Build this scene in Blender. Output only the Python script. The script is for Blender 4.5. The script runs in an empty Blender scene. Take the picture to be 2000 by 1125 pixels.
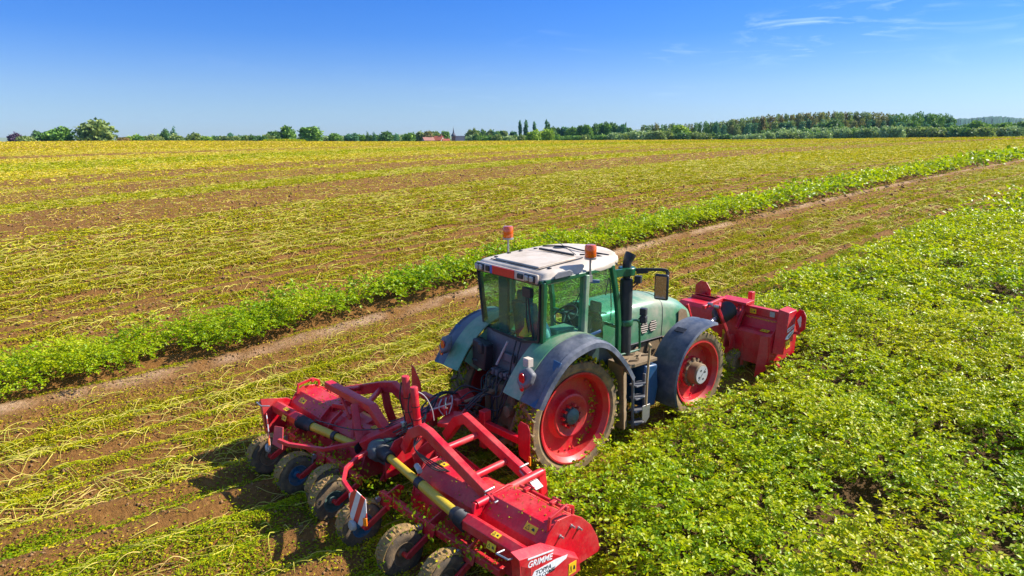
import bpy, math, random
import numpy as np
from mathutils import Vector, Matrix

C = bpy.context.scene.collection
rng = np.random.default_rng(7)
random.seed(7)
R = math.radians

# ------------------------------------------------------------------ camera
F_PX = 1299.9
CAM = np.array([-6.269, -7.405, 4.812])
YAW, PIT, ROLL = 0.89833, 0.22159, -0.00566
FW = np.array([math.cos(PIT) * math.cos(YAW), math.cos(PIT) * math.sin(YAW), -math.sin(PIT)])
_r = np.array([math.sin(YAW), -math.cos(YAW), 0.0])
_u = np.cross(_r, FW)
RT = _r * math.cos(ROLL) + _u * math.sin(ROLL)
UP = _u * math.cos(ROLL) - _r * math.sin(ROLL)
cd = bpy.data.cameras.new("camera")
cam = bpy.data.objects.new("camera", cd)
C.objects.link(cam)
cd.sensor_width = 36.0
cd.lens = 36.0 * F_PX / 2000.0
cd.clip_start = 0.1
cd.clip_end = 20000
cam.matrix_world = Matrix(((RT[0], UP[0], -FW[0], CAM[0]), (RT[1], UP[1], -FW[1], CAM[1]),
                           (RT[2], UP[2], -FW[2], CAM[2]), (0, 0, 0, 1)))
bpy.context.scene.camera = cam

# ------------------------------------------------------------------ light
SUN = Vector((1.2, -0.5, 1.0)).normalized()
sd = bpy.data.lights.new("sun", 'SUN')
sd.energy = 4.3
sd.angle = R(0.53)
sd.color = (1.0, 0.945, 0.86)
so = bpy.data.objects.new("sun", sd)
C.objects.link(so)
so.rotation_euler = SUN.to_track_quat('Z', 'Y').to_euler()
W = bpy.data.worlds.new("World")
bpy.context.scene.world = W
W.use_nodes = True
nt = W.node_tree
for n in list(nt.nodes):
    nt.nodes.remove(n)


def N(t, kind, loc=None, **kw):
    n = t.nodes.new(kind)
    for k, v in kw.items():
        setattr(n, k, v)
    return n


def lk(t, a, b):
    t.links.new(a, b)


def mixcol(t, fac, a, b, blend='MIX'):
    m = N(t, 'ShaderNodeMix', data_type='RGBA', blend_type=blend)
    for sock, val in ((m.inputs[0], fac), (m.inputs[6], a), (m.inputs[7], b)):
        if isinstance(val, bpy.types.NodeSocket):
            lk(t, val, sock)
        elif isinstance(val, (int, float)):
            sock.default_value = val
        else:
            sock.default_value = (*val, 1.0)
    return m.outputs[2]


def math_(t, op, a, b=None, clamp=False):
    m = N(t, 'ShaderNodeMath', operation=op, use_clamp=clamp)
    for i, val in enumerate((a, b)):
        if val is None:
            continue
        if isinstance(val, bpy.types.NodeSocket):
            lk(t, val, m.inputs[i])
        else:
            m.inputs[i].default_value = val
    return m.outputs[0]


def ramp(t, fac, stops):
    r = N(t, 'ShaderNodeValToRGB')
    while len(r.color_ramp.elements) < len(stops):
        r.color_ramp.elements.new(0.5)
    for e, (p, c) in zip(r.color_ramp.elements, stops):
        e.position = p
        e.color = (*c, 1.0) if len(c) == 3 else c
    lk(t, fac, r.inputs[0])
    return r.outputs[0]


def noise(t, vec, scale, detail=4, rough=0.55, dist=0.0):
    n = N(t, 'ShaderNodeTexNoise')
    n.inputs['Scale'].default_value = scale
    n.inputs['Detail'].default_value = detail
    n.inputs['Roughness'].default_value = rough
    n.inputs['Distortion'].default_value = dist
    if vec is not None:
        lk(t, vec, n.inputs['Vector'])
    return n.outputs['Fac']


CL1, CL2 = (4.71, 6.67, 6.04), (0.58, 6.82, 5.32)
sky = N(nt, 'ShaderNodeTexSky', sky_type='NISHITA')
sky.sun_disc = False
sky.sun_elevation = math.asin(SUN.z)
sky.sun_rotation = math.atan2(SUN.x, SUN.y)
sky.altitude = 60
sky.air_density = 1.0
sky.dust_density = 0.25
sky.ozone_density = 2.2
tc = N(nt, 'ShaderNodeTexCoord')
sep = N(nt, 'ShaderNodeSeparateXYZ')
lk(nt, tc.outputs['Generated'], sep.inputs[0])
# sky tint by elevation: pale horizon, deep blue, then raised higher as added fill
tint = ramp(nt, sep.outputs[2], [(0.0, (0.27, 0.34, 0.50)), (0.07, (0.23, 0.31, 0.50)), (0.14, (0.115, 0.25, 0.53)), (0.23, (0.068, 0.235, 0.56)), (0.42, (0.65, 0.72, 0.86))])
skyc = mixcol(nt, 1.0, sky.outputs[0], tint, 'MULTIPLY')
# thin high cirrus
mp = N(nt, 'ShaderNodeMapping')
mp.inputs['Location'].default_value = CL1
mp.inputs['Scale'].default_value = (3.2, 3.2, 20.0)
mp.inputs['Rotation'].default_value = (0.12, 0.1, 0.3)
lk(nt, tc.outputs['Generated'], mp.inputs[0])
c1 = noise(nt, mp.outputs[0], 2.6, 7, 0.62, 0.9)
mp2 = N(nt, 'ShaderNodeMapping')
mp2.inputs['Location'].default_value = CL2
mp2.inputs['Scale'].default_value = (1.6, 1.6, 5.0)
lk(nt, tc.outputs['Generated'], mp2.inputs[0])
c2 = noise(nt, mp2.outputs[0], 2.1, 2, 0.5)
cm = math_(nt, 'MULTIPLY', ramp(nt, c1, [(0.53, (0, 0, 0)), (0.74, (1, 1, 1))]), ramp(nt, c2, [(0.5, (0, 0, 0)), (0.68, (1, 1, 1))]))
cm = math_(nt, 'MULTIPLY', cm, ramp(nt, sep.outputs[1], [(0.5, (.28, .28, .28)), (0.86, (.03, .03, .03))]))
skyc = mixcol(nt, cm, skyc, (6.5, 7.2, 8.2))
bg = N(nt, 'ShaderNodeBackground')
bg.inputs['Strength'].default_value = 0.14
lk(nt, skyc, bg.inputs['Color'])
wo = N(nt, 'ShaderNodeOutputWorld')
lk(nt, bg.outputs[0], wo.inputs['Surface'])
vs = bpy.context.scene.view_settings
vs.view_transform = 'Standard'
vs.look = 'None'
vs.exposure = 1.1
vs.gamma = 1.0
bpy.context.scene.cycles.max_bounces = 8
bpy.context.scene.cycles.transparent_max_bounces = 12

# ------------------------------------------------------------------ pixels to ground directions (used only to work out where far things stand)


def heading(px):
    d = FW * F_PX + RT * (px - 1000.0) + UP * (562.5 - 270.0)
    d = d[:2] / np.linalg.norm(d[:2])
    return d


def at(px, dist):
    d = heading(px)
    return CAM[0] + d[0] * dist, CAM[1] + d[1] * dist


def height_at(px, py, dist):
    d = FW * F_PX + RT * (px - 1000.0) + UP * (562.5 - py)
    return CAM[2] + d[2] / math.hypot(d[0], d[1]) * dist


def width_m(px, dist):
    return px / F_PX * dist


# ------------------------------------------------------------------ terrain
def softplus(x, w):
    return np.where(x / w > 30, x, w * np.log1p(np.exp(np.minimum(x / w, 30))))


def sstep(a, b, x):
    t = np.clip((x - a) / (b - a), 0, 1)
    return t * t * (3 - 2 * t)


def terrain(X, Y):
    X = np.asarray(X, float)
    Y = np.asarray(Y, float)
    q = math.cos(R(30)) * X + math.sin(R(30)) * Y
    s = softplus(q - 0.3, 0.8)
    z = 4.02 * (1 - np.exp(-s / 42.0))
    z = z + 0.95 * sstep(60, 190, Y - X) + 0.55 * sstep(40, 170, X - 1.1 * Y)
    d = np.hypot(X - CAM[0], Y - CAM[1])
    z = z - 2.6 * sstep(185, 300, d)
    return z


_perm = rng.random((256, 256))


def vnoise(x, y):
    xi = np.floor(x).astype(int)
    yi = np.floor(y).astype(int)
    fx = x - xi
    fy = y - yi
    fx = fx * fx * (3 - 2 * fx)
    fy = fy * fy * (3 - 2 * fy)
    g = lambda a, b: _perm[a & 255, b & 255]
    return (g(xi, yi) * (1 - fx) + g(xi + 1, yi) * fx) * (1 - fy) + (g(xi, yi + 1) * (1 - fx) + g(xi + 1, yi + 1) * fx) * fy


def fbm(x, y, o=4):
    s = 0
    a = 0.5
    for k in range(o):
        s = s + a * vnoise(x * 2 ** k + 17 * k, y * 2 ** k + 31 * k)
        a *= 0.5
    return s


def row_v(X, Y):
    return Y - 0.028 * np.clip(np.asarray(X, float), 0, 60) + 0.25 * (fbm(np.asarray(X) * 0.05, np.asarray(Y) * 0.02, 2) - 0.4)


# bands of the mown field across the rows: (v from, v to, vines, leaf litter, green tint)
BANDS = [(-30, -0.4, .35, .6, .6), (-0.4, 1.3, .3, .6, .8), (1.3, 1.75, .12, .16, .5), (1.75, 2.1, .4, 1.0, .95), (2.1, 2.55, .14, .16, .5), (2.55, 3.9, 1.0, 1.0, .6),
         (3.9, 4.4, .2, .16, .4), (4.4, 5.9, 1.0, .75, .5), (5.9, 6.8, .25, .22, .45), (6.8, 7.55, .06, .05, .3), (7.55, 9.7, .1, .2, .6), (9.7, 11.6, .16, .14, .35),
         (11.6, 13.1, .5, .55, .45), (13.1, 13.7, .05, .03, .2), (13.7, 15.0, .55, .55, .4), (15.0, 15.6, .05, .03, .2), (15.6, 27.5, 1.0, .9, .42), (27.5, 36, .14, .12, .2), (36, 40.5, .95, .95, .55),
         (40.5, 48, .12, .13, .2), (48, 50, .5, .6, .35), (50, 58, .16, .18, .2), (58, 67, .9, .9, .25), (67, 80, .95, 1.0, .65), (80, 90, .9, .9, .15), (90, 99, .1, .08, .1),
         (99, 125, .95, 1.0, .15), (125, 133, .2, .25, .1), (133, 600, 1.0, 1.0, .12)]
_be = np.array([b[0] for b in BANDS])


def band(X, Y, k):
    v = row_v(X, Y)
    j = 0.06 + 0.015 * np.maximum(v, 0)
    v = v + (fbm(np.asarray(X) * .9, np.asarray(Y) * .9, 3) - .45) * 2.4 * np.minimum(j, .55)
    i = np.clip(np.searchsorted(_be, v, side='right') - 1, 0, len(BANDS) - 1)
    return np.array([b[k] for b in BANDS])[i]


def crop_mask(X, Y):
    X = np.asarray(X, float)
    Y = np.asarray(Y, float)
    edge = 1.5 + 0.014 * np.clip(X, 0, 80) + .18 * (vnoise(X * 1.3, X * 0 + 4.2) - .5)
    a = (Y < edge) & (X > 5.9)
    b = (Y < -1.30) & (X > -1.05)
    c = (Y < np.where(X < -1.2, -3.62, -3.0))
    return (a | b | c)


def strip_mask(X, Y):
    v = row_v(X, Y)
    return (v > 7.7) & (v < 9.7)


# ------------------------------------------------------------------ mesh helpers
def tag(o, label=None, cat=None, group=None, kind=None):
    if label:
        o['label'] = label
    if cat:
        o['category'] = cat
    if group:
        o['group'] = group
    if kind:
        o['kind'] = kind
    return o


def empty(name, loc=(0, 0, 0), rz=0.0):
    o = bpy.data.objects.new(name, None)
    o.location = loc
    o.rotation_euler = (0, 0, rz)
    o.empty_display_size = 0.3
    C.objects.link(o)
    return o


def frame_of(d, up=(0, 0, 1)):
    d = Vector(d).normalized()
    up = Vector(up)
    if abs(d.dot(up.normalized())) > 0.99:
        up = Vector((1, 0, 0)) if abs(d.x) < .9 else Vector((0, 1, 0))
    s = d.cross(up).normalized()
    u = s.cross(d).normalized()
    return d, s, u


EACH = {k: k for k in ('exhaust_bracket', 'valve_block', 'cab_frame', 'door_handle', 'hydraulic_hose', 'steel_pipe', 'wiper', 'lamp_bezel', 'louvre', 'link_pin',
                        'hitch_bracket', 'roof_cable', 'front_flap', 'console', 'seat', 'marker_lamp', 'hood_hinge', 'side_plate', 'adjuster', 'label_print', 'rear_linkage')}
EACH.update(wheel_nuts='wheel_nut', rim_bolts='rim_bolt', bolts='bolt', cap_holes='cap_hole', nave_windows='nave_window', cover_ribs='cover_rib')


class MB:
    def __init__(self):
        self.v = []
        self.f = []
        self.m = []
        self.cur = 0
        self.starts = []

    def add(self, v, f):
        b = len(self.v)
        self.starts.append((b, len(self.f)))
        self.v += [tuple(p) for p in v]
        self.f += [tuple(b + i for i in q) for q in f]
        self.m += [self.cur] * len(f)
        return self

    def box(self, c, s, rot=None):
        c = Vector(c)
        pts = []
        for x in (-.5, .5):
            for y in (-.5, .5):
                for z in (-.5, .5):
                    p = Vector((x * s[0], y * s[1], z * s[2]))
                    if rot is not None:
                        p = rot @ p
                    pts.append(c + p)
        return self.add(pts, [(0, 1, 3, 2), (4, 6, 7, 5), (0, 4, 5, 1), (2, 3, 7, 6), (0, 2, 6, 4), (1, 5, 7, 3)])

    def bar(self, p, q, w, h, up=(0, 0, 1), w2=None, h2=None):
        p, q = Vector(p), Vector(q)
        d, s, u = frame_of(q - p, up)
        w2 = w if w2 is None else w2
        h2 = h if h2 is None else h2
        pts = [p - s * w / 2 - u * h / 2, p + s * w / 2 - u * h / 2, p + s * w / 2 + u * h / 2, p - s * w / 2 + u * h / 2,
               q - s * w2 / 2 - u * h2 / 2, q + s * w2 / 2 - u * h2 / 2, q + s * w2 / 2 + u * h2 / 2, q - s * w2 / 2 + u * h2 / 2]
        return self.add(pts, [(0, 1, 2, 3), (7, 6, 5, 4), (0, 4, 5, 1), (1, 5, 6, 2), (2, 6, 7, 3), (3, 7, 4, 0)])

    def path(self, pts, w, h, up=(0, 0, 1)):
        """square section swept along a polyline with mitred joints; w is side width, h is along up"""
        P = [Vector(p) for p in pts]
        n = len(P)
        rings = []
        for i in range(n):
            d = (P[min(i + 1, n - 1)] - P[max(i - 1, 0)])
            dd, s, u = frame_of(d, up)
            k = 1.0
            if 0 < i < n - 1:
                a = (P[i] - P[i - 1]).normalized()
                k = 1 / max(.5, abs(a.dot(dd)))
            rings.append([P[i] + s * (a_ * w / 2) + u * (b_ * h / 2 * k) for a_, b_ in ((-1, -1), (1, -1), (1, 1), (-1, 1))])
        v = [p for r in rings for p in r]
        f = [(3, 2, 1, 0), tuple(4 * (n - 1) + i for i in range(4))]
        for i in range(n - 1):
            for k in range(4):
                a, b = 4 * i + k, 4 * i + (k + 1) % 4
                f.append((a, b, b + 4, a + 4))
        return self.add(v, f)

    def tube(self, pts, r, n=10, caps=True):
        P = [Vector(p) for p in pts]
        m = len(P)
        rr = r if isinstance(r, (list, tuple)) else [r] * m
        v = []
        s0 = None
        for i in range(m):
            d = (P[min(i + 1, m - 1)] - P[max(i - 1, 0)]).normalized()
            if s0 is None:
                _, s, u = frame_of(d)
            else:
                s = (s0 - d * s0.dot(d)).normalized()
                u = s.cross(d).normalized()
            s0 = s
            for k in range(n):
                a = 2 * math.pi * k / n
                v.append(P[i] + (s * math.cos(a) + u * math.sin(a)) * rr[i])
        f = []
        for i in range(m - 1):
            for k in range(n):
                a, b = i * n + k, i * n + (k + 1) % n
                f.append((a, b, b + n, a + n))
        if caps:
            f.append(tuple(reversed(range(n))))
            f.append(tuple((m - 1) * n + k for k in range(n)))
        return self.add(v, f)

    def lathe(self, prof, org, axis, n=32, closed=False):
        """prof: (radius, offset along axis)"""
        d, s, u = frame_of(axis)
        org = Vector(org)
        m = len(prof)
        v = []
        for (r, t) in prof:
            for k in range(n):
                a = 2 * math.pi * k / n
                v.append(org + d * t + (s * math.cos(a) + u * math.sin(a)) * max(r, 1e-4))
        f = []
        for i in range(m if closed else m - 1):
            for k in range(n):
                a, b = i * n + k, i * n + (k + 1) % n
                c, e = ((i + 1) % m) * n + (k + 1) % n, ((i + 1) % m) * n + k
                f.append((a, b, c, e))
        return self.add(v, f)

    def prism(self, poly, vec):
        P = [Vector(p) for p in poly]
        vec = Vector(vec)
        n = len(P)
        f = [tuple(range(n)), tuple(reversed(range(n, 2 * n)))]
        for i in range(n):
            j = (i + 1) % n
            f.append((i, i + n, j + n, j))
        return self.add(P + [p + vec for p in P], f)

    def sheet(self, rows, th):
        """grid of points rows[i][j] thickened along local normals by th"""
        G = np.array(rows, float)
        a, b = G.shape[:2]
        du = np.gradient(G, axis=0)
        dv = np.gradient(G, axis=1)
        nn = np.cross(du, dv)
        nn /= np.maximum(np.linalg.norm(nn, axis=2, keepdims=True), 1e-9)
        H = G - nn * th
        v = list(G.reshape(-1, 3)) + list(H.reshape(-1, 3))
        o = a * b
        f = []
        for i in range(a - 1):
            for j in range(b - 1):
                p = i * b + j
                f.append((p, p + b, p + b + 1, p + 1))
                f.append((o + p, o + p + 1, o + p + b + 1, o + p + b))
        for i in range(a - 1):
            p = i * b
            f.append((p, o + p, o + p + b, p + b))
            p = i * b + b - 1
            f.append((p, p + b, o + p + b, o + p))
        for j in range(b - 1):
            p = j
            f.append((p, p + 1, o + p + 1, o + p))
            p = (a - 1) * b + j
            f.append((p, o + p, o + p + 1, p + 1))
        return self.add(v, f)

    def build(self, name, mat, parent=None, bevel=0.0, smooth=40, loc=None):
        if name in EACH and len(self.starts) > 1:
            # every separate piece is an object of its own
            ends = self.starts[1:] + [(len(self.v), len(self.f))]
            last = None
            for (v0, f0), (v1, f1) in zip(self.starts, ends):
                q = MB()
                q.v = self.v[v0:v1]
                q.f = [tuple(i - v0 for i in f) for f in self.f[f0:f1]]
                q.m = self.m[f0:f1]
                q.starts = [(0, 0)]
                o = q.build(EACH[name], mat, parent, bevel, smooth, loc)
                last = last or o
            return last
        me = bpy.data.meshes.new(name)
        me.from_pydata([tuple(p) for p in self.v], [], self.f)
        for mm in (mat if isinstance(mat, (list, tuple)) else [mat]):
            me.materials.append(mm)
        if isinstance(mat, (list, tuple)):
            me.polygons.foreach_set('material_index', self.m)
        me.update()
        bm_fix(me)
        if smooth:
            me.shade_smooth()
            me.set_sharp_from_angle(angle=R(smooth))
        o = bpy.data.objects.new(name, me)
        C.objects.link(o)
        if parent:
            o.parent = parent
        if loc is not None:
            o.location = loc
        if bevel:
            b = o.modifiers.new('bevel', 'BEVEL')
            b.width = bevel
            b.segments = 2
            b.limit_method = 'ANGLE'
            b.angle_limit = R(35)
            b.harden_normals = False
        return o


def bm_fix(me):
    import bmesh
    bm = bmesh.new()
    bm.from_mesh(me)
    bmesh.ops.recalc_face_normals(bm, faces=bm.faces)
    bm.to_mesh(me)
    bm.free()


def fast_mesh(name, verts, faces, mats, attrs=None, smooth=False, midx=None):
    """verts (n,3), faces (m,k) arrays -> object without python loops; attrs: dict name -> per-vertex float"""
    me = bpy.data.meshes.new(name)
    nv, (nf, k) = len(verts), faces.shape
    me.vertices.add(nv)
    me.vertices.foreach_set('co', np.ascontiguousarray(verts, dtype=np.float32).ravel())
    me.loops.add(nf * k)
    me.loops.foreach_set('vertex_index', np.ascontiguousarray(faces, dtype=np.int32).ravel())
    me.polygons.add(nf)
    me.polygons.foreach_set('loop_start', np.arange(0, nf * k, k, dtype=np.int32))
    if smooth:
        me.polygons.foreach_set('use_smooth', np.ones(nf, dtype=bool))
    for m in (mats if isinstance(mats, (list, tuple)) else [mats]):
        me.materials.append(m)
    if midx is not None:
        me.polygons.foreach_set('material_index', np.asarray(midx, dtype=np.int32))
    for a, d in (attrs or {}).items():
        at_ = me.attributes.new(a, 'FLOAT', 'POINT')
        at_.data.foreach_set('value', np.ascontiguousarray(d, dtype=np.float32))
    me.update(calc_edges=True)
    o = bpy.data.objects.new(name, me)
    C.objects.link(o)
    return o


# ------------------------------------------------------------------ materials
def material(name):
    m = bpy.data.materials.new(name)
    m.use_nodes = True
    t = m.node_tree
    return m, t, t.nodes['Principled BSDF']


def paint(name, col, rough=0.4, dirt=(0.3, 0.2, 0.12), amount=0.35, coat=0.2, metal=0.0, scale=3.0, spec=0.5, var=0.12, bump=0.0):
    """a painted or plastic surface with uneven tone, dust blotches and fine scratches"""
    m, t, b = material(name)
    co = N(t, 'ShaderNodeTexCoord').outputs['Object']
    n1 = noise(t, co, scale, 6, 0.65)
    n2 = noise(t, co, scale * 9, 3, 0.6)
    c = mixcol(t, ramp(t, n2, [(0.35, (0, 0, 0)), (0.7, (1, 1, 1))]), tuple(x * (1 - var) for x in col), tuple(min(1, x * (1 + var)) for x in col))
    msk = math_(t, 'MULTIPLY', ramp(t, n1, [(0.42, (0, 0, 0)), (0.72, (1, 1, 1))]), math_(t, 'ADD', math_(t, 'MULTIPLY', n2, 0.8), 0.45))
    msk = math_(t, 'MULTIPLY', msk, amount, True)
    c = mixcol(t, msk, c, dirt)
    lk(t, c, b.inputs['Base Color'])
    lk(t, math_(t, 'ADD', math_(t, 'MULTIPLY', msk, 0.5), rough, True), b.inputs['Roughness'])
    b.inputs['Metallic'].default_value = metal
    b.inputs['Specular IOR Level'].default_value = spec
    b.inputs['Coat Weight'].default_value = coat
    b.inputs['Coat Roughness'].default_value = 0.15
    if bump:
        bn = N(t, 'ShaderNodeBump')
        bn.inputs['Strength'].default_value = bump
        bn.inputs['Distance'].default_value = 0.01
        lk(t, n2, bn.inputs['Height'])
        lk(t, bn.outputs[0], b.inputs['Normal'])
    return m


M = {}
M['red'] = paint('red_paint', (0.56, 0.003, 0.016), 0.42, (0.48, 0.17, 0.12), 0.48, 0.1)
M['clods'] = paint('soil_clods', (0.24, 0.12, 0.042), 0.95, (0.40, 0.24, 0.10), 0.6, 0.0, scale=4, var=.35)
M['red_dusty'] = paint('red_paint_dusty', (0.54, 0.010, 0.018), 0.45, (0.42, 0.20, 0.13), 0.5, 0.1)
M['red_rim'] = paint('red_rim_paint', (0.56, 0.008, 0.020), 0.45, (0.36, 0.22, 0.08), 0.35, 0.1, scale=5)
M['green'] = paint('green_paint', (0.09, 0.25, 0.13), 0.38, (0.42, 0.36, 0.25), 1.0, 0.25, scale=1.6)
M['green_dark'] = paint('dark_green_paint', (0.006, 0.10, 0.035), 0.35, (0.10, 0.16, 0.08), 0.2, 0.3)
M['black'] = paint('black_plastic', (0.016, 0.018, 0.022), 0.5, (0.12, 0.10, 0.08), 0.3, 0.0)
M['fender'] = paint('grey_fender_plastic', (0.05, 0.062, 0.09), 0.42, (0.27, 0.27, 0.29), 0.75, 0.0, scale=2.2)
M['blue'] = paint('blue_fender_plastic', (0.010, 0.060, 0.15), 0.4, (0.10, 0.14, 0.18), 0.3, 0.0)
M['roof'] = paint('white_roof_paint', (0.63, 0.53, 0.42), 0.55, (0.30, 0.23, 0.16), 0.85, 0.0, scale=2.5, var=0.05)
M['tan'] = paint('dusty_chassis', (0.20, 0.13, 0.065), 0.7, (0.36, 0.26, 0.15), 0.6, 0.0)
M['rubber'] = paint('muddy_rubber', (0.17, 0.12, 0.065), 0.9, (0.46, 0.29, 0.11), 1.0, 0.0, scale=6, bump=0.4)
M['rubber_dark'] = paint('brown_dusty_rubber', (0.085, 0.062, 0.04), 0.9, (0.30, 0.19, 0.085), 0.8, 0.0, scale=9, bump=0.5)
M['mud'] = paint('mud_and_leaf_mash', (0.33, 0.19, 0.07), 0.95, (0.23, 0.18, 0.035), 0.6, 0.0, scale=14, bump=0.8, var=0.4)
M['steel'] = paint('bare_steel', (0.42, 0.41, 0.40), 0.35, (0.25, 0.19, 0.13), 0.4, 0.0, metal=0.7)
M['grey'] = paint('grey_plastic', (0.11, 0.115, 0.13), 0.5, (0.26, 0.22, 0.18), 0.35, 0.0)
M['cabin'] = paint('cab_interior', (0.09, 0.10, 0.095), 0.65, (0.15, 0.13, 0.10), 0.3, 0.0)
M['seat'] = paint('seat_cloth', (0.02, 0.16, 0.20), 0.8, (0.08, 0.16, 0.16), 0.3, 0.0)
M['hub'] = paint('green_grey_hub', (0.06, 0.115, 0.10), 0.55, (0.2, 0.16, 0.1), 0.4, 0.0)
M['hubcap'] = paint('grey_hub_cap', (0.40, 0.40, 0.38), 0.55, (0.3, 0.24, 0.17), 0.4, 0.0)
M['hubblue'] = paint('blue_wheel_hub', (0.02, 0.12, 0.22), 0.5, (0.22, 0.16, 0.09), 0.8, 0.0, scale=8)
M['yellow'] = paint('yellow_guard', (0.58, 0.40, 0.022), 0.42, (0.25, 0.17, 0.05), 0.4, 0.1, scale=6)
M['sticker'] = paint('yellow_sticker', (0.80, 0.50, 0.01), 0.45, (0.4, 0.25, 0.05), 0.15, 0.0)
M['white'] = paint('white_vinyl', (0.78, 0.78, 0.78), 0.4, (0.5, 0.4, 0.35), 0.15, 0.0)
M['ink'] = paint('dark_print', (0.02, 0.02, 0.025), 0.5, (0.05, 0.05, 0.05), 0.1, 0.0)
M['wood'] = paint('worn_ash_wood', (0.42, 0.28, 0.13), 0.7, (0.22, 0.15, 0.08), 0.4, 0.0, scale=9)
M['amber'] = None
M['plate_red'] = paint('red_plate', (0.62, 0.008, 0.015), 0.4, (0.3, 0.05, 0.05), 0.1, 0.1)
M['plate_blue'] = paint('blue_plate', (0.02, 0.09, 0.45), 0.4, (0.1, 0.1, 0.3), 0.1, 0.1)
M['orange'] = paint('orange_reflector', (0.85, 0.22, 0.01), 0.25, (0.4, 0.2, 0.1), 0.1, 0.4)
M['clod'] = paint('bag_plastic', (0.62, 0.70, 0.66), 0.35, (0.4, 0.45, 0.4), 0.2, 0.0)
M['mirror'] = paint('mirror_glass', (0.35, 0.42, 0.40), 0.06, (0.4, 0.4, 0.35), 0.12, 0.0, metal=0.95)


def lens_mat(name, col, trans=0.35):
    m, t, b = material(name)
    co = N(t, 'ShaderNodeTexCoord').outputs['Object']
    w = N(t, 'ShaderNodeTexWave', wave_type='BANDS', bands_direction='Z')
    w.inputs['Scale'].default_value = 22
    lk(t, co, w.inputs['Vector'])
    lk(t, mixcol(t, math_(t, 'MULTIPLY', w.outputs['Fac'], 0.3), col, tuple(c * .55 for c in col)), b.inputs['Base Color'])
    b.inputs['Roughness'].default_value = 0.15
    b.inputs['Transmission Weight'].default_value = trans
    b.inputs['Coat Weight'].default_value = 0.6
    return m


M['amber'] = lens_mat('amber_lens', (0.90, 0.16, 0.008), 0.3)
M['redlens'] = lens_mat('red_lens', (0.75, 0.02, 0.015), 0.2)
M['clear'] = lens_mat('clear_lamp_glass', (0.62, 0.60, 0.55), 0.3)


def glass_mat():
    m, t, b = material('tinted_cab_glass')
    t.nodes.remove(b)
    tr = N(t, 'ShaderNodeBsdfTransparent')
    co = N(t, 'ShaderNodeTexCoord').outputs['Object']
    n = noise(t, co, 3.0, 5, 0.6)
    lk(t, mixcol(t, n, (0.66, 0.92, 0.85), (0.78, 0.96, 0.91)), tr.inputs['Color'])
    gl = N(t, 'ShaderNodeBsdfGlossy')
    gl.inputs['Roughness'].default_value = 0.03
    gl.inputs['Color'].default_value = (0.85, 0.95, 0.92, 1)
    df = N(t, 'ShaderNodeBsdfDiffuse')
    df.inputs['Color'].default_value = (0.30, 0.38, 0.28, 1)
    fr = N(t, 'ShaderNodeLayerWeight')
    fr.inputs['Blend'].default_value = 0.12
    m1 = N(t, 'ShaderNodeMixShader')
    lk(t, math_(t, 'MULTIPLY', n, 0.07), m1.inputs[0])
    lk(t, tr.outputs[0], m1.inputs[1])
    lk(t, df.outputs[0], m1.inputs[2])
    m2 = N(t, 'ShaderNodeMixShader')
    lk(t, math_(t, 'MULTIPLY', fr.outputs['Facing'], 0.35), m2.inputs[0])
    lk(t, m1.outputs[0], m2.inputs[1])
    lk(t, gl.outputs[0], m2.inputs[2])
    lk(t, m2.outputs[0], t.nodes['Material Output'].inputs['Surface'])
    return m


M['glass'] = glass_mat()


def stripes_mat(ax=(1, 1), k=9.0):
    m, t, b = material('red_white_warning_stripes')
    co = N(t, 'ShaderNodeTexCoord').outputs['Object']
    s = N(t, 'ShaderNodeSeparateXYZ')
    lk(t, co, s.inputs[0])
    a = math_(t, 'ADD', math_(t, 'MULTIPLY', s.outputs[1], ax[0] * k), math_(t, 'MULTIPLY', s.outputs[2], ax[1] * k))
    f = math_(t, 'GREATER_THAN', math_(t, 'FRACT', a), 0.5)
    n = noise(t, co, 20, 4)
    c = mixcol(t, f, (0.62, 0.02, 0.02), (0.72, 0.70, 0.70))
    c = mixcol(t, math_(t, 'MULTIPLY', n, 0.35), c, (0.35, 0.22, 0.15))
    lk(t, c, b.inputs['Base Color'])
    b.inputs['Roughness'].default_value = 0.4
    return m


def leaf_mat(name, stops, trans=0.32, rough=0.42, tcol=(0.42, 0.55, 0.03), spec=0.5):
    """leaves: hue runs along a per-leaf attribute, thin blades let some light through"""
    m, t, b = material(name)
    a = N(t, 'ShaderNodeAttribute', attribute_name='tint')
    c = ramp(t, a.outputs['Fac'], stops)
    lk(t, c, b.inputs['Base Color'])
    b.inputs['Roughness'].default_value = rough
    b.inputs['Specular IOR Level'].default_value = spec
    tl = N(t, 'ShaderNodeBsdfTranslucent')
    lk(t, mixcol(t, 0.5, c, tcol), tl.inputs['Color'])
    mx = N(t, 'ShaderNodeMixShader')
    mx.inputs[0].default_value = trans
    lk(t, b.outputs[0], mx.inputs[1])
    lk(t, tl.outputs[0], mx.inputs[2])
    lk(t, mx.outputs[0], t.nodes['Material Output'].inputs['Surface'])
    return m


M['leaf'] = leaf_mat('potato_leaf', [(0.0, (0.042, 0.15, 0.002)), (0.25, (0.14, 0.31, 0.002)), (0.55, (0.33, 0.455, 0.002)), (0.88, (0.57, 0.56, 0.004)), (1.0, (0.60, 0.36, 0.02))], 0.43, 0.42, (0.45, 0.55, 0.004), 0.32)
M['litter'] = leaf_mat('chopped_leaf_litter', [(0.0, (0.12, 0.24, 0.004)), (0.45, (0.36, 0.38, 0.004)), (0.8, (0.60, 0.47, 0.012)), (1.0, (0.60, 0.42, 0.10))], 0.25, 0.85, (0.5, 0.5, 0.01), 0.1)
M['vine'] = leaf_mat('cut_vine_stem', [(0.0, (0.40, 0.44, 0.04)), (0.5, (0.66, 0.58, 0.09)), (1.0, (0.66, 0.45, 0.15))], 0.12, 0.7, (0.5, 0.5, 0.02), 0.2)

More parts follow.
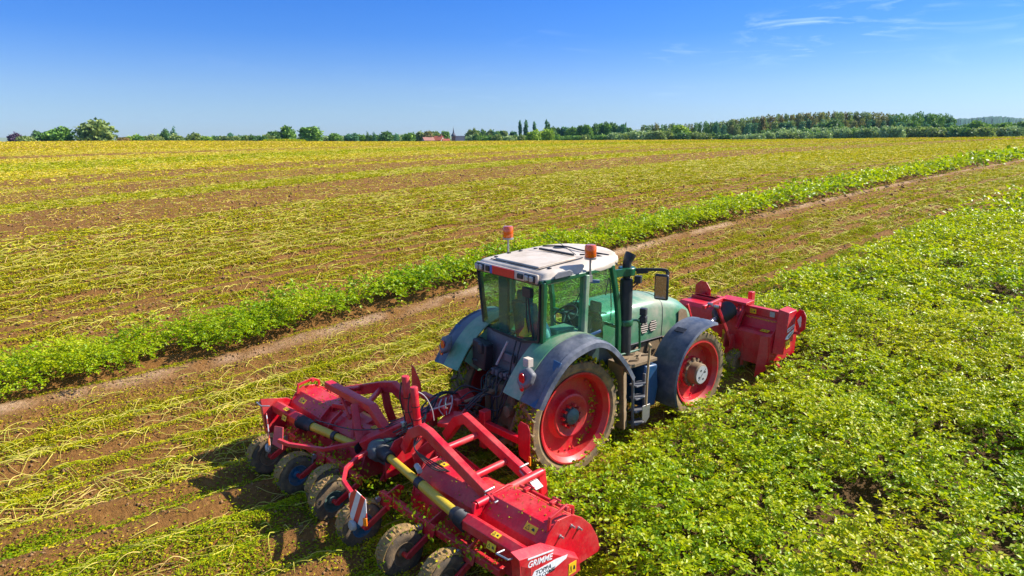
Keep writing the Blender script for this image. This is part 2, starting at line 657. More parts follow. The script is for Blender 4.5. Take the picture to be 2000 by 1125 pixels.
# ------------------------------------------------------------------ the field: one sheet out to the horizon
def ground_height(X, Y):
    """terrain plus ridges, furrows and clods"""
    d = np.hypot(X - CAM[0], Y - CAM[1])
    fade = 1 - sstep(25, 70, d)
    v = row_v(X, Y)
    crop = crop_mask(X, Y)
    amp = np.where(crop, 0.05, 0.07)
    ridge = amp * np.cos(2 * np.pi * (v - 1.55) / 0.75)
    clod = 0.085 * (fbm(X * 3.1, Y * 3.1, 4) - 0.46) + 0.05 * np.maximum(fbm(X * 9, Y * 9, 3) - 0.5, 0)
    furrow = -0.11 * np.exp(-((v - 13.4) / 0.22) ** 2) - 0.12 * np.exp(-((v - 15.3) / 0.25) ** 2) - 0.08 * np.exp(-((v - 6.6) / 0.3) ** 2)
    smooth = np.where((v > 6.8) & (v < 7.6), .75, 1.0)
    return terrain(X, Y) + fade * (ridge * smooth + clod * smooth + furrow)


def build_ground():
    th = np.concatenate([np.radians(np.arange(-12, 112, 0.15)), np.radians(np.arange(112, 348, 4.0))])
    r = np.concatenate([[0.5, 1.5, 2.5], np.geomspace(3.2, 260, 545), np.geomspace(275, 9000, 30)])
    T, RR = np.meshgrid(th, r)
    X = CAM[0] + RR * np.cos(T)
    Y = CAM[1] + RR * np.sin(T)
    Z = ground_height(X.ravel(), Y.ravel()).reshape(X.shape)
    Z = Z + np.where(RR > 600, 0, 0)
    nt_, nr = len(th), len(r)
    V = np.stack([X, Y, Z], -1).reshape(-1, 3)
    V = np.vstack([V, [[CAM[0], CAM[1], float(terrain(CAM[0], CAM[1]))]]])
    i, j = np.meshgrid(np.arange(nr - 1), np.arange(nt_), indexing='ij')
    jn = (j + 1) % nt_
    F = np.stack([i * nt_ + j, (i + 1) * nt_ + j, (i + 1) * nt_ + jn, i * nt_ + jn], -1).reshape(-1, 4)
    c = len(V) - 1
    jj = np.arange(nt_)
    cap = np.stack([np.full(nt_, c), jj, (jj + 1) % nt_, (jj + 1) % nt_], -1)
    x, y = V[:, 0], V[:, 1]
    v = row_v(x, y)
    d = np.hypot(x - CAM[0], y - CAM[1])
    dens = band(x, y, 3)
    pale = np.exp(-((v - 7.42) / 0.18) ** 2) * np.clip(2.6 * (fbm(x * 1.2, y * 2.5, 3) - .22), 0, 1)
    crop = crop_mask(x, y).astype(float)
    beyond = sstep(215, 235, d)
    # the far field has no separate leaves: its cover is in the sheet
    cover = np.where(crop > 0, 0.0, dens) * sstep(20, 90, d)
    green = band(x, y, 4)
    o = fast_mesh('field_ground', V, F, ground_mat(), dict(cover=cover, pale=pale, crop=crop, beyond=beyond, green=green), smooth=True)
    # centre cap is a plain fan of triangles in a second tiny strip of the same sheet
    tag(o, kind='structure')
    return o


def ground_mat():
    m, t, b = material('field_soil')
    A = lambda n: N(t, 'ShaderNodeAttribute', attribute_name=n).outputs['Fac']
    co = N(t, 'ShaderNodeTexCoord').outputs['Object']
    n1 = noise(t, co, 0.8, 6, 0.6)
    n2 = noise(t, co, 14, 6, 0.7)
    n3 = noise(t, co, 60, 4, 0.7)
    soil = ramp(t, n2, [(0.25, (0.10, 0.044, 0.010)), (0.5, (0.215, 0.100, 0.024)), (0.75, (0.34, 0.175, 0.048))])
    soil = mixcol(t, math_(t, 'MULTIPLY', n1, 0.4), soil, (0.22, 0.095, 0.03))
    soil = mixcol(t, A('pale'), soil, ramp(t, n2, [(0.3, (0.30, 0.17, 0.085)), (0.7, (0.60, 0.41, 0.26))]))
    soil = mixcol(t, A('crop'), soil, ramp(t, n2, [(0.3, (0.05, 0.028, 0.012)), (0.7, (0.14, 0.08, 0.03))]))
    # trampled vines and leaves far off, streaked along the rows
    mp = N(t, 'ShaderNodeMapping')
    mp.inputs['Scale'].default_value = (0.5, 1.6, 1.0)
    lk(t, co, mp.inputs[0])
    n4 = noise(t, mp.outputs[0], 1.6, 6, 0.75)
    veg = mixcol(t, A('green'), (0.58, 0.42, 0.03), (0.27, 0.36, 0.012))
    veg = mixcol(t, ramp(t, n4, [(0.3, (0, 0, 0)), (0.7, (1, 1, 1))]), mixcol(t, 0.5, veg, (0.34, 0.27, 0.015)), veg)
    thr = math_(t, 'SUBTRACT', math_(t, 'ADD', math_(t, 'MULTIPLY', A('cover'), 1.15), n4), 0.72)
    msk = math_(t, 'MULTIPLY', math_(t, 'MULTIPLY', thr, 4.0, True), 1.0)
    c = mixcol(t, msk, soil, veg)
    c = mixcol(t, A('beyond'), c, (0.10, 0.13, 0.03))
    lk(t, c, b.inputs['Base Color'])
    b.inputs['Roughness'].default_value = 0.95
    b.inputs['Specular IOR Level'].default_value = 0.15
    bn = N(t, 'ShaderNodeBump')
    bn.inputs['Strength'].default_value = 0.9
    bn.inputs['Distance'].default_value = 0.05
    lk(t, math_(t, 'ADD', n2, math_(t, 'MULTIPLY', n3, 0.4)), bn.inputs['Height'])
    lk(t, bn.outputs[0], b.inputs['Normal'])
    return m


def leaf_quads(P, D, Nn, L, Wd):
    """diamond leaflets folded along the midrib. P base, D direction, Nn approximate normal, L length, Wd width"""
    S = np.cross(D, Nn)
    S /= np.maximum(np.linalg.norm(S, axis=1, keepdims=True), 1e-6)
    U = np.cross(S, D)
    n = len(P)
    L = L[:, None]
    Wd = Wd[:, None]
    a = P
    mid = P + D * L * 0.45
    l = mid + S * Wd * .5 + U * Wd * 0.16
    r = mid - S * Wd * .5 + U * Wd * 0.16
    tip = P + D * L - U * L * 0.12
    V = np.stack([a, r, tip, l], 1).reshape(-1, 3)
    k = np.arange(n)[:, None] * 4
    F = np.concatenate([k + np.array([[0, 1, 2]]), k + np.array([[0, 2, 3]])], 0)
    return V, F


def unit(v):
    return v / np.maximum(np.linalg.norm(v, axis=1, keepdims=True), 1e-9)


ZONES = [(0, 17, .74, 66, 7), (17, 30, 1.15, 38, 5), (30, 55, 2.1, 17, 3), (55, 105, 3.7, 9, 2), (105, 215, 7.0, 4, 2)]


def grow(rows_fn, spacing, hmul=1.0, gaps=True):
    """bushy plants along rows: compound leaves arching out of each crown"""
    VS, FS, TS = [], [], []
    off = 0
    for (d0, d1, s, nl, nlf) in ZONES:
        px, py = rows_fn(d0, d1, spacing)
        n = len(px)
        if n == 0:
            continue
        vig = (0.68 + 0.95 * (fbm(px * .6, py * .9, 3) - .22)) * np.clip(1 + .2 * rng.normal(0, 1, n), .55, 1.5)
        keep = rng.random(n) < (np.clip((vig - 0.60) * 6 + .3, 0.35, 1) if gaps else 2.0)
        px, py, vig = px[keep], py[keep], vig[keep]
        n = len(px)
        pz = terrain(px, py) + 0.05
        tone = 0.62 * (fbm(px * .22 + 9, py * .35, 3)) + 0.38 * rng.random(n) + .07
        k = int(nl)
        idx = np.repeat(np.arange(n), k)
        m = len(idx)
        az = rng.random(m) * 2 * np.pi
        rad = np.sqrt(rng.random(m)) * 0.38 * (0.8 + .4 * vig[idx]) * (1 + .08 * (s - 1))
        hmax = 0.60 * vig[idx] * hmul
        hh = hmax * np.sqrt(np.maximum(1 - (rad / .62) ** 2, .05)) * (0.36 + .64 * rng.random(m) ** .6)
        C0 = np.stack([px[idx] + rad * np.cos(az), py[idx] + rad * np.sin(az), pz[idx] + hh], 1)
        az2 = az + rng.normal(0, .7, m)
        el = rng.normal(0.12, .35, m)
        D = np.stack([np.cos(az2) * np.cos(el), np.sin(az2) * np.cos(el), np.sin(el)], 1)
        q = nlf
        i2 = np.repeat(np.arange(m), q)
        M_ = len(i2)
        tpos = np.tile(np.linspace(0.2, 1.0, q), m) if q > 1 else np.full(M_, .5)
        side = np.tile(np.array([(-1) ** a for a in range(q)], float), m)
        side = np.where(tpos > .95, 0, side)
        Sx = unit(np.cross(D, np.tile([[0, 0, 1.0]], (m, 1))))
        rl = 0.17 * (1 + .25 * (s - 1))
        base = C0[i2] + D[i2] * (tpos * rl)[:, None] - np.stack([np.zeros(M_), np.zeros(M_), (tpos ** 2) * .04], 1)
        dir_ = unit(D[i2] * (0.55 + .5 * (side == 0))[:, None] + Sx[i2] * (side * .85)[:, None] + rng.normal(0, .28, (M_, 3)))
        nn = unit(np.array([[0, 0, 1.0]]) + rng.normal(0, .62, (M_, 3)))
        Ls = (0.062 + .035 * rng.random(M_)) * s * (1 + .25 * (side == 0))
        V, F = leaf_quads(base, dir_, nn, Ls, Ls * (0.56 + .15 * rng.random(M_)))
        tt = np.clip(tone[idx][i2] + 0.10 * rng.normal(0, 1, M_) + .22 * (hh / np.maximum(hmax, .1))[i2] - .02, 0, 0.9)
        sick = rng.random(M_) < .012
        tt = np.where(sick, 0.97, tt)
        VS.append(V)
        FS.append(F + off)
        TS.append(np.repeat(tt, 4))
        off += len(V)
    return np.vstack(VS), np.vstack(FS), np.concatenate(TS)


def in_view(px, py, pad=6):
    a = np.degrees(np.arctan2(py - CAM[1], px - CAM[0]))
    pad = 4 + 110 / np.maximum(np.hypot(px - CAM[0], py - CAM[1]), 5)
    return (a > 14 - pad) & (a < 89.5 + pad)


def rows_crop(d0, d1, sp):
    s = 1.0 if d1 <= 17 else (1.35 if d1 <= 30 else (2.0 if d1 <= 55 else (3.0 if d1 < 110 else 4.6)))
    ys = np.arange(-9.75, 62, 0.75 if s < 1.5 else .75 * s / 1.5) - .325
    xs = np.arange(-8, 215, sp * s)
    X, Y = np.meshgrid(xs, ys)
    X = (X + rng.normal(0, .09 * s, X.shape)).ravel()
    Y = (Y + rng.normal(0, .09 * s, Y.shape)).ravel()
    d = np.hypot(X - CAM[0], Y - CAM[1])
    ok = (d >= d0) & (d < d1) & crop_mask(X, Y) & in_view(X, Y)
    # flattened by the machines standing there
    ok &= ~((X > 2.0) & (X < 5.9) & (Y > -1.5) & (Y < 1.2))
    ok &= ~((np.hypot(X - 0, (Y + .95) * 1.2) < .5) | ((np.abs(X - 2.85) < .75) & (np.abs(Y + .85) < .42)))
    ok &= ~((np.abs(X) < .85) & (Y > -1.72) & (Y < 0))
    ok &= ~((X > -2.9) & (X < -1.2) & (Y > -3.6) & (Y < 3))
    ok &= ~((X > -4.5) & (X < -1.9) & (Y > -3.75))
    return X[ok], Y[ok]


def rows_strip(d0, d1, sp):
    s = 1.0 if d1 <= 17 else (1.2 if d1 <= 30 else (1.7 if d1 <= 55 else (2.6 if d1 < 110 else 4.0)))
    xs = np.arange(-16, 150, sp * s)
    X, Y = np.meshgrid(xs, np.array([7.95, 8.45, 9.0]))
    X = (X + rng.normal(0, .1 * s, X.shape)).ravel()
    Y = (Y + rng.normal(0, .12, Y.shape)).ravel() + 0.028 * np.clip(X, 0, 60)
    d = np.hypot(X - CAM[0], Y - CAM[1])
    ok = (d >= d0) & (d < d1) & in_view(X, Y)
    return X[ok], Y[ok]


def rows_left_patch(d0, d1, sp):
    return rows_crop(d0, d1, sp)


def scatter(d0, d1, per_m2):
    """points of the mown ground at an even density"""
    a0, a1 = (R(2), R(103)) if d1 < 20 else (R(9), R(95))
    area = (a1 - a0) / 2 * (d1 ** 2 - d0 ** 2)
    n = int(area * per_m2)
    a = a0 + (a1 - a0) * rng.random(n)
    r = np.sqrt(d0 ** 2 + (d1 ** 2 - d0 ** 2) * rng.random(n))
    X = CAM[0] + r * np.cos(a)
    Y = CAM[1] + r * np.sin(a)
    v = row_v(X, Y)
    ok = ~crop_mask(X, Y) & ~((v > 7.8) & (v < 9.2) & (X > -20))
    return X[ok], Y[ok]


def build_litter():
    VS, FS, TS = [], [], []
    off = 0
    for d0, d1, s, per in ((4, 17, .95, 6400), (17, 30, 1.5, 2300), (30, 60, 2.8, 420), (60, 120, 5.5, 70), (120, 215, 9, 20)):
        X, Y = scatter(d0, d1, per)
        dn = band(X, Y, 3)
        clump = np.clip((fbm(X * 1.1, Y * 2.6, 4) - .29) * 4.5, 0.08, 1.3) if s < 4 else .8
        k = rng.random(len(X)) < np.clip(dn * clump, 0, 1)
        X, Y = X[k], Y[k]
        n = len(X)
        g = band(X, Y, 4)
        Z = ground_height(X, Y) + 0.008 + .035 * rng.random(n) * s ** .5
        az = rng.random(n) * 2 * np.pi
        D = unit(np.stack([np.cos(az), np.sin(az), rng.normal(.05, .2, n)], 1))
        nn = unit(np.array([[0, 0, 1.0]]) + rng.normal(0, .45, (n, 3)))
        L = (0.02 + .038 * rng.random(n)) * s
        V, F = leaf_quads(np.stack([X, Y, Z], 1), D, nn, L, L * (.22 + .34 * rng.random(n)))
        t = np.clip(0.86 + (.06 if d0 > 50 else 0) - .66 * g + .2 * rng.normal(0, 1, n) - .12 * (fbm(X * .6, Y * .9, 2) - .4), 0, 1)
        VS.append(V)
        FS.append(F + off)
        TS.append(np.repeat(t, 4))
        off += len(V)
    o = fast_mesh('leaf_litter', np.vstack(VS), np.vstack(FS), M['litter'], dict(tint=np.concatenate(TS)))
    tag(o, 'chopped yellow green leaf litter lying in bands on the mown brown soil', 'leaf litter', kind='stuff')


def build_vines():
    VS, FS, TS = [], [], []
    off = 0
    for d0, d1, s, per, seg in ((4, 17, .85, 80, 7), (17, 30, 1.25, 40, 5), (30, 60, 1.8, 20, 4), (60, 120, 3.0, 6, 3)):
        X, Y = scatter(d0, d1, per)
        dn = band(X, Y, 2)
        clump = np.clip((fbm(X * .8 + 5, Y * 1.8, 3) - .30) * 4, 0.05, 1.2)
        k = rng.random(len(X)) < np.clip(dn * clump, 0, 1)
        X, Y = X[k], Y[k]
        n = len(X)
        az = rng.normal(-.25, .5, n) + np.pi * (rng.random(n) < .5)
        lone = rng.random(n) < .22
        az = np.where(lone, rng.random(n) * 6.28, az)
        L = (0.18 + .5 * rng.random(n) ** 1.5) * (1 + .12 * (s - 1))
        curv = rng.normal(0, .75, n)
        kink = rng.normal(0, .35, (n, seg + 1))
        lift = np.abs(rng.normal(0, .05, n))
        P = np.zeros((n, seg + 1, 3))
        x, y, a = X.copy(), Y.copy(), az.copy()
        for i in range(seg + 1):
            P[:, i, 0], P[:, i, 1] = x, y
            P[:, i, 2] = ground_height(x, y) + .012 + .01 * s + lift * math.sin(math.pi * i / seg) + .012 * np.abs(kink[:, i])
            a = a + (curv * (0.4 + 1.2 * i / seg) + kink[:, i]) / seg
            x = x + np.cos(a) * L / seg
            y = y + np.sin(a) * L / seg
        r0 = (0.0055 + .004 * rng.random(n)) * (s ** .9)
        T = np.gradient(P, axis=1)
        T /= np.maximum(np.linalg.norm(T, axis=2, keepdims=True), 1e-9)
        S = np.cross(T, np.array([0, 0, 1.0]))
        S /= np.maximum(np.linalg.norm(S, axis=2, keepdims=True), 1e-9)
        U = np.cross(S, T)
        tap = np.linspace(1.1, .55, seg + 1)[None, :, None] * r0[:, None, None]
        ring = np.stack([P + S * tap * math.cos(q) + U * tap * math.sin(q) for q in (-.5, 1.57, 3.64)], 2)
        V = ring.reshape(-1, 3)
        b = (np.arange(n) * (seg + 1) * 3)[:, None, None, None]
        i = (np.arange(seg) * 3)[None, :, None, None]
        kk = np.arange(3)[None, None, :, None]
        k2 = (np.arange(3) + 1)[None, None, :, None] % 3
        F = np.concatenate([b + i + kk, b + i + k2, b + i + 3 + k2, b + i + 3 + kk], 3).reshape(-1, 4)
        t = np.clip(0.45 + .25 * rng.normal(0, 1, n) + .25 * lone, 0, 1)
        VS.append(V)
        FS.append(F + off)
        TS.append(np.repeat(t, (seg + 1) * 3))
        off += len(V)
    o = fast_mesh('cut_vines', np.vstack(VS), np.vstack(FS), M['vine'], dict(tint=np.concatenate(TS)), smooth=True)
    tag(o, 'pale yellow cut vine stems strewn over the mown rows', 'vines', kind='stuff')


def build_clods():
    VS, FS = [], []
    off = 0
    base = np.array([[1, 0, 0], [-1, 0, 0], [0, 1, 0], [0, -1, 0], [0, 0, 1], [0, 0, -1]], float)
    tri = np.array([[0, 2, 4], [2, 1, 4], [1, 3, 4], [3, 0, 4], [2, 0, 5], [1, 2, 5], [3, 1, 5], [0, 3, 5]])
    for d0, d1, s, per in ((4, 17, .9, 220), (17, 32, 1.6, 45), (32, 60, 3, 6)):
        X, Y = scatter(d0, d1, per)
        v = row_v(X, Y)
        k = rng.random(len(X)) < np.clip((fbm(X * 1.4, Y * 3, 3) - .3) * 3, .05, 1)
        X, Y = X[k], Y[k]
        n = len(X)
        r = (.010 + .028 * rng.random(n) ** 2.5) * s
        V = base[None] * (r[:, None, None] * (.6 + .8 * rng.random((n, 6, 1)))) * np.array([1, 1, .75])
        a = rng.random(n) * 6.28
        c, sn = np.cos(a), np.sin(a)
        V = np.stack([V[..., 0] * c[:, None] - V[..., 1] * sn[:, None], V[..., 0] * sn[:, None] + V[..., 1] * c[:, None], V[..., 2]], -1)
        V = V + rng.normal(0, .15, V.shape) * r[:, None, None]
        V = V + np.stack([X, Y, ground_height(X, Y) + r * .2], 1)[:, None, :]
        VS.append(V.reshape(-1, 3))
        FS.append((np.arange(n)[:, None, None] * 6 + tri[None]).reshape(-1, 3) + off)
        off += n * 6
    o = fast_mesh('soil_clods', np.vstack(VS), np.vstack(FS), M['clods'], smooth=True)
    tag(o, 'loose crumbs and clods of brown soil on the mown rows', 'soil', kind='stuff')


def build_field():
    build_ground()
    V, F, T = grow(rows_crop, 0.31)
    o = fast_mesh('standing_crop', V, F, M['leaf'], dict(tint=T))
    tag(o, 'uncut bushy green crop covering the right side of the field', 'crop', kind='stuff')
    V, F, T = grow(rows_strip, 0.34, 1.15, True)
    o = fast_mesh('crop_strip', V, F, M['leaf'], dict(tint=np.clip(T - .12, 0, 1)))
    tag(o, 'narrow uncut strip of green crop left standing beside bare pale soil', 'crop', kind='stuff')
    build_litter()
    build_vines()
    build_clods()


build_field()

# ------------------------------------------------------------------ tractor
def smooth_path(pts, n=5):
    """rounded polyline (Catmull-Rom)"""
    P = [np.array(p, float) for p in pts]
    P = [2 * P[0] - P[1]] + P + [2 * P[-1] - P[-2]]
    out = []
    for i in range(1, len(P) - 2):
        for k in range(n):
            t = k / n
            a, b, c, d = P[i - 1], P[i], P[i + 1], P[i + 2]
            out.append(tuple(.5 * ((2 * b) + (-a + c) * t + (2 * a - 5 * b + 4 * c - d) * t ** 2 + (-a + 3 * b - 3 * c + d) * t ** 3)))
    out.append(tuple(P[-2]))
    return out


def add_leaf_bits(name, pts, parent, size=.05, mat=None, seed=1):
    """shredded leaves stuck on a surface"""
    g = np.random.default_rng(seed)
    P = np.array(pts)
    n = len(P)
    D = unit(g.normal(0, 1, (n, 3)))
    nn = unit(g.normal(0, 1, (n, 3)))
    L = size * (.5 + g.random(n))
    V, F = leaf_quads(P, D, nn, L, L * .55)
    o = fast_mesh(name, V, F, mat or M['litter'], dict(tint=np.repeat(np.clip(.35 + .3 * g.normal(0, 1, n), 0, 1), 4)))
    o.parent = parent
    return o


def tractor_wheel(parent, x, z, side, rimr, tr, wid, front):
    """side -1 right / +1 left; rim face looks outwards"""
    yo = side * 1.0
    org = (x, yo, z)
    ax = (0, side, 0)
    w = MB()
    # dished rim: flange, well, drop centre, disc
    if front:
        prof = [(rimr - .03, -.26), (rimr + .012, -.26), (rimr + .012, -.245), (rimr - .05, -.22), (rimr - .05, -.06), (rimr + .0, -.02), (rimr + .012, .0), (rimr + .012, .012), (rimr - .012, .012), (rimr - .03, -.01),
                (rimr - .075, -.05), (rimr - .085, -.17), (rimr - .16, -.19), (.27, -.17), (.25, -.13), (.0, -.13)]
    else:
        prof = [(rimr - .03, -.30), (rimr + .012, -.30), (rimr + .012, -.285), (rimr - .05, -.25), (rimr - .05, -.06), (rimr + .0, -.02), (rimr + .012, .0), (rimr + .012, .014), (rimr - .012, .014), (rimr - .03, -.01),
                (rimr - .075, -.05), (rimr - .085, -.19), (rimr - .15, -.21), (.37, -.20), (.345, -.17), (.33, -.11), (.30, -.10), (.17, -.15), (.0, -.15)]
    w.lathe(prof, org, ax, 56)
    wheel = w.build('wheel', M['red_rim'], parent, smooth=35)
    b = MB()
    hr = rimr - .115 if not front else rimr - .12
    for k in range(16 if not front else 12):
        a = 2 * math.pi * (k + .3) / (16 if not front else 12)
        c = Vector((x + hr * math.cos(a), yo - side * (.205 if not front else .185), z + hr * math.sin(a)))
        b.lathe([(.0, .03), (.014, .03), (.016, .0)], c, ax, 8)
    b.build('rim_bolts', M['red_rim'], wheel)
    # tyre
    t = MB()
    c0 = -.145 if front else -.16
    h = wid / 2
    s = tr - rimr
    tp = [(rimr, c0 - h * .78), (rimr + s * .35, c0 - h * 1.0), (rimr + s * .75, c0 - h * .97), (tr - .045, c0 - h * .78), (tr - .03, c0), (tr - .045, c0 + h * .78), (rimr + s * .75, c0 + h * .97), (rimr + s * .35, c0 + h * 1.0), (rimr, c0 + h * .78)]
    t.lathe(tp, org, ax, 64)
    nl = 26 if not front else 22
    for k in range(nl):
        for sg in (-1, 1):
            a0 = 2 * math.pi * (k + (.5 if sg > 0 else 0)) / nl
            pts = []
            for q, (yy, da) in enumerate(((.02, 0.0), (.55, .07), (.98, .17))):
                a = a0 + da
                rr = tr - .018 if q < 2 else tr - .05
                pts.append(Vector((x + rr * math.cos(a), yo + side * (c0 + sg * h * yy), z + rr * math.sin(a))))
            up = Vector((math.cos(a0 + .07), 0, math.sin(a0 + .07)))
            t.path(pts, .042, .05, up)
    ty = t.build('tyre', M['rubber'], wheel, smooth=30)
    # hub
    if front:
        hb = MB()
        hb.lathe([(.215, -.15), (.215, -.10), (.185, -.09), (.18, .06), (.165, .075), (.0, .075)], org, ax, 32)
        for k in range(12):
            a = 2 * math.pi * k / 12
            hb.box((x + .225 * math.cos(a), yo + side * (-.105), z + .225 * math.sin(a)), (.05, .05, .05), Matrix.Rotation(-a, 3, 'Y'))
        hub = hb.build('hub', M['tan'], wheel)
        cp = MB()
        cp.lathe([(.155, .075), (.155, .085), (.0, .086)], org, ax, 32)
        cap = cp.build('hub_cap', M['hubcap'], hub)
        ho = MB()
        for k in range(4):
            a = .4 + math.pi / 2 * k
            ho.lathe([(.018, .082), (.018, .089), (0, .089)], (x + .085 * math.cos(a), yo, z + .085 * math.sin(a)), ax, 10)
        ho.box((x, yo + side * .087, z), (.26, .004, .008), Matrix.Rotation(-.75, 3, 'Y'))
        ho.build('cap_holes', M['ink'], hub)
    else:
        hb = MB()
        hb.lathe([(.125, -.16), (.12, -.07), (.10, -.05), (.05, -.045), (.04, -.035), (0, -.035)], org, ax, 28)
        hb.build('hub', M['hub'], wheel)
        nb = MB()
        for k in range(10):
            a = 2 * math.pi * k / 10
            nb.lathe([(.0, -.07), (.022, -.07), (.025, -.16)], (x + .165 * math.cos(a), yo, z + .165 * math.sin(a)), ax, 8)
        nb.build('wheel_nuts', M['red_dusty'], wheel)
    # shredded crop stuck to the tread
    g = np.random.default_rng(int(abs(x * 10) + side + 5))
    n = 2600
    a = g.random(n) * 2 * np.pi
    rr = tr - .02 + .035 * g.random(n) ** 2 - np.where(g.random(n) < .25, .07 * g.random(n), 0)
    yy = yo + side * (c0 + h * (g.random(n) * 2 - 1) * 1.02)
    add_leaf_bits('stuck_leaves', np.stack([x + rr * np.cos(a), yy, z + rr * np.sin(a)], 1), ty, .055, seed=3)
    if side < 0:
        n = 90 if not front else 60
        a = g.normal(-.15 if not front else 2.6, .55, n)
        rr = rimr - .09 - .14 * g.random(n)
        add_leaf_bits('rim_leaves', np.stack([x + rr * np.cos(a), np.full(n, yo + .17) - .01 * g.random(n), z + rr * np.sin(a)], 1), wheel, .045, seed=5)
    return wheel


def build_tractor():
    root = empty('tractor', (0, 0, 0))
    tag(root, 'green tractor with white cab roof and red wheel rims working in the field', 'tractor')
    for s in (-1, 1):
        tractor_wheel(root, 0.0, .88, s, .67, .88, .36, False)
        tractor_wheel(root, 2.85, .90, s, .555, .76, .32, True)
    # chassis and axles
    b = MB()
    b.box((1.2, 0, .95), (3.4, .52, .55))
    b.box((-.35, 0, .95), (.55, .7, .62))
    b.tube([(0, -.74, .88), (0, .74, .88)], .15, 16)
    b.tube([(2.85, -.85, .88), (2.85, .85, .88)], .10, 12)
    b.box((3.35, 0, 1.0), (.7, .5, .4))
    for s in (-1, 1):
        b.box((-.55, s * .28, .78), (.2, .12, .8))
        b.box((3.9, s * .35, .75), (.6, .07, .14))
    b.build('chassis', M['tan'], root, .012)
    # ---- bonnet
    secs = [(1.08, .45, 1.47, 2.10, 2.22), (1.7, .45, 1.48, 2.12, 2.235), (2.3, .45, 1.49, 2.12, 2.22), (2.52, .45, 1.49, 2.10, 2.20), (2.9, .435, 1.48, 2.0, 2.12), (3.2, .40, 1.46, 1.89, 2.01), (3.42, .35, 1.44, 1.77, 1.88), (3.55, .28, 1.44, 1.64, 1.74), (3.585, .2, 1.45, 1.55, 1.63)]

    def sect(x, hw, zb, zs, zt):
        half = [(hw, zb), (hw + .012, (zb + zs) / 2), (hw, zs - .10), (hw * .96, zs - .03), (hw * .84, zs + .03), (hw * .55, zt - .025), (hw * .25, zt - .004)]
        return [(x, -y, z) for y, z in half] + [(x, 0, zt)] + [(x, y, z) for y, z in reversed(half)]
    g = MB()
    # refine sections for a soft nose
    S = np.array(secs)
    xs = np.concatenate([np.linspace(1.08, 2.52, 8), np.linspace(2.6, 3.585, 14)])
    rows = [sect(x, *[float(np.interp(x, S[:, 0], S[:, k])) for k in range(1, 5)]) for x in xs]
    g.sheet(rows, .015)
    g.add([rows[-1][i] for i in range(len(rows[-1]))], [tuple(range(len(rows[-1])))])
    hood = g.build('bonnet', M['green'], root, smooth=50)
    g = MB()
    for x in (2.52,):
        pr = sect(x, *[float(np.interp(x, S[:, 0], S[:, k])) for k in range(1, 5)])
        a = [(x - .007, p[1] * 1.006, p[2] + (.004 if abs(p[1]) < .4 else 0)) for p in pr]
        c = [(x + .007, p[1] * 1.006, p[2] + (.004 if abs(p[1]) < .4 else 0)) for p in pr]
        g.sheet([a, c], .01)
    g.tube([(1.1, -.462, 1.50), (2.52, -.466, 1.50), (2.56, -.46, 1.36)], .014, 6)
    g.tube([(1.1, .462, 1.50), (2.52, .466, 1.50)], .014, 6)
    g.build('bonnet_seam', M['ink'], hood)
    for cx in (2.05, 2.27):
        v = MB()
        v.lathe([(.10, 0), (.10, .012), (.0, .012)], (cx, -.453, 1.73), (0, -1, 0), 24)
        vo = v.build('vent', M['ink'], hood)
        v = MB()
        for k in range(5):
            zz = 1.73 - .075 + .0375 * k
            hw = math.sqrt(max(.0, .1 ** 2 - (zz - 1.73) ** 2)) * .9
            v.bar((cx - hw, -.472, zz), (cx + hw, -.472, zz), .016, .012)
        v.build('louvre', M['roof'], vo)
    v = MB()
    v.prism([(2.96, -.452, 1.50), (3.22, -.425, 1.49), (3.27, -.412, 1.72), (3.2, -.428, 1.84), (3.05, -.446, 1.90), (2.95, -.455, 1.86)], (0, -.012, 0))
    v.build('side_grille', M['tan'], hood, .004)
    v = MB()
    v.prism([(2.96, .452, 1.50), (3.22, .425, 1.49), (3.27, .412, 1.72), (3.2, .428, 1.84), (3.05, .446, 1.90), (2.95, .455, 1.86)], (0, .012, 0))
    v.build('side_grille', M['tan'], hood, .004)
    b = MB()
    b.prism([(1.12, -.42, 1.05), (1.55, -.42, 1.0), (2.6, -.42, 1.1), (2.6, -.42, 1.47), (1.12, -.42, 1.47)], (0, .84, 0))
    b.prism([(2.1, -.425, 1.15), (2.55, -.425, 1.12), (2.5, -.425, 1.46), (2.2, -.425, 1.46)], (0, -.03, 0))
    b.build('engine_side_panel', M['tan'], root, .01)
    b = MB()
    b.prism([(1.72, -.424, 1.12), (2.02, -.424, 1.14), (1.98, -.424, 1.44), (1.86, -.424, 1.44)], (0, -.012, 0))
    b.build('side_opening', M['ink'], root)

    # ---- cab body under the glass
    b = MB()
    b.prism([(-.40, -.64, 1.42), (1.1, -.64, 1.12), (1.12, -.64, 1.60), (.9, -.66, 1.72), (.24, -.70, 1.97), (-.40, -.68, 1.97)], (0, .10, 0))
    b.prism([(-.40, .54, 1.42), (1.1, .54, 1.12), (1.12, .54, 1.60), (.9, .56, 1.72), (.24, .60, 1.97), (-.40, .58, 1.97)], (0, .10, 0))
    b.box((.4, 0, 1.36), (1.5, 1.2, .08))
    b.build('cab_floor', M['cabin'], root, .01)
    b = MB()
    b.prism([(-.41, -.66, 1.97), (-.41, .68, 1.97), (-.47, .50, 1.46), (-.47, .34, 1.34), (-.47, -.40, 1.34), (-.47, -.54, 1.46)], (.03, 0, 0))
    b.build('rear_panel', M['grey'], root, .01)
    # pillars
    CP = {-1: ((-.385, -.70, 1.98), (-.44, -.79, 2.90)), 1: ((-.325, .72, 1.98), (-.40, .78, 2.90))}
    BP = {-1: ((.24, -.845, 1.97), (.30, -.82, 2.92)), 1: ((.26, .845, 1.97), (.30, .82, 2.92))}
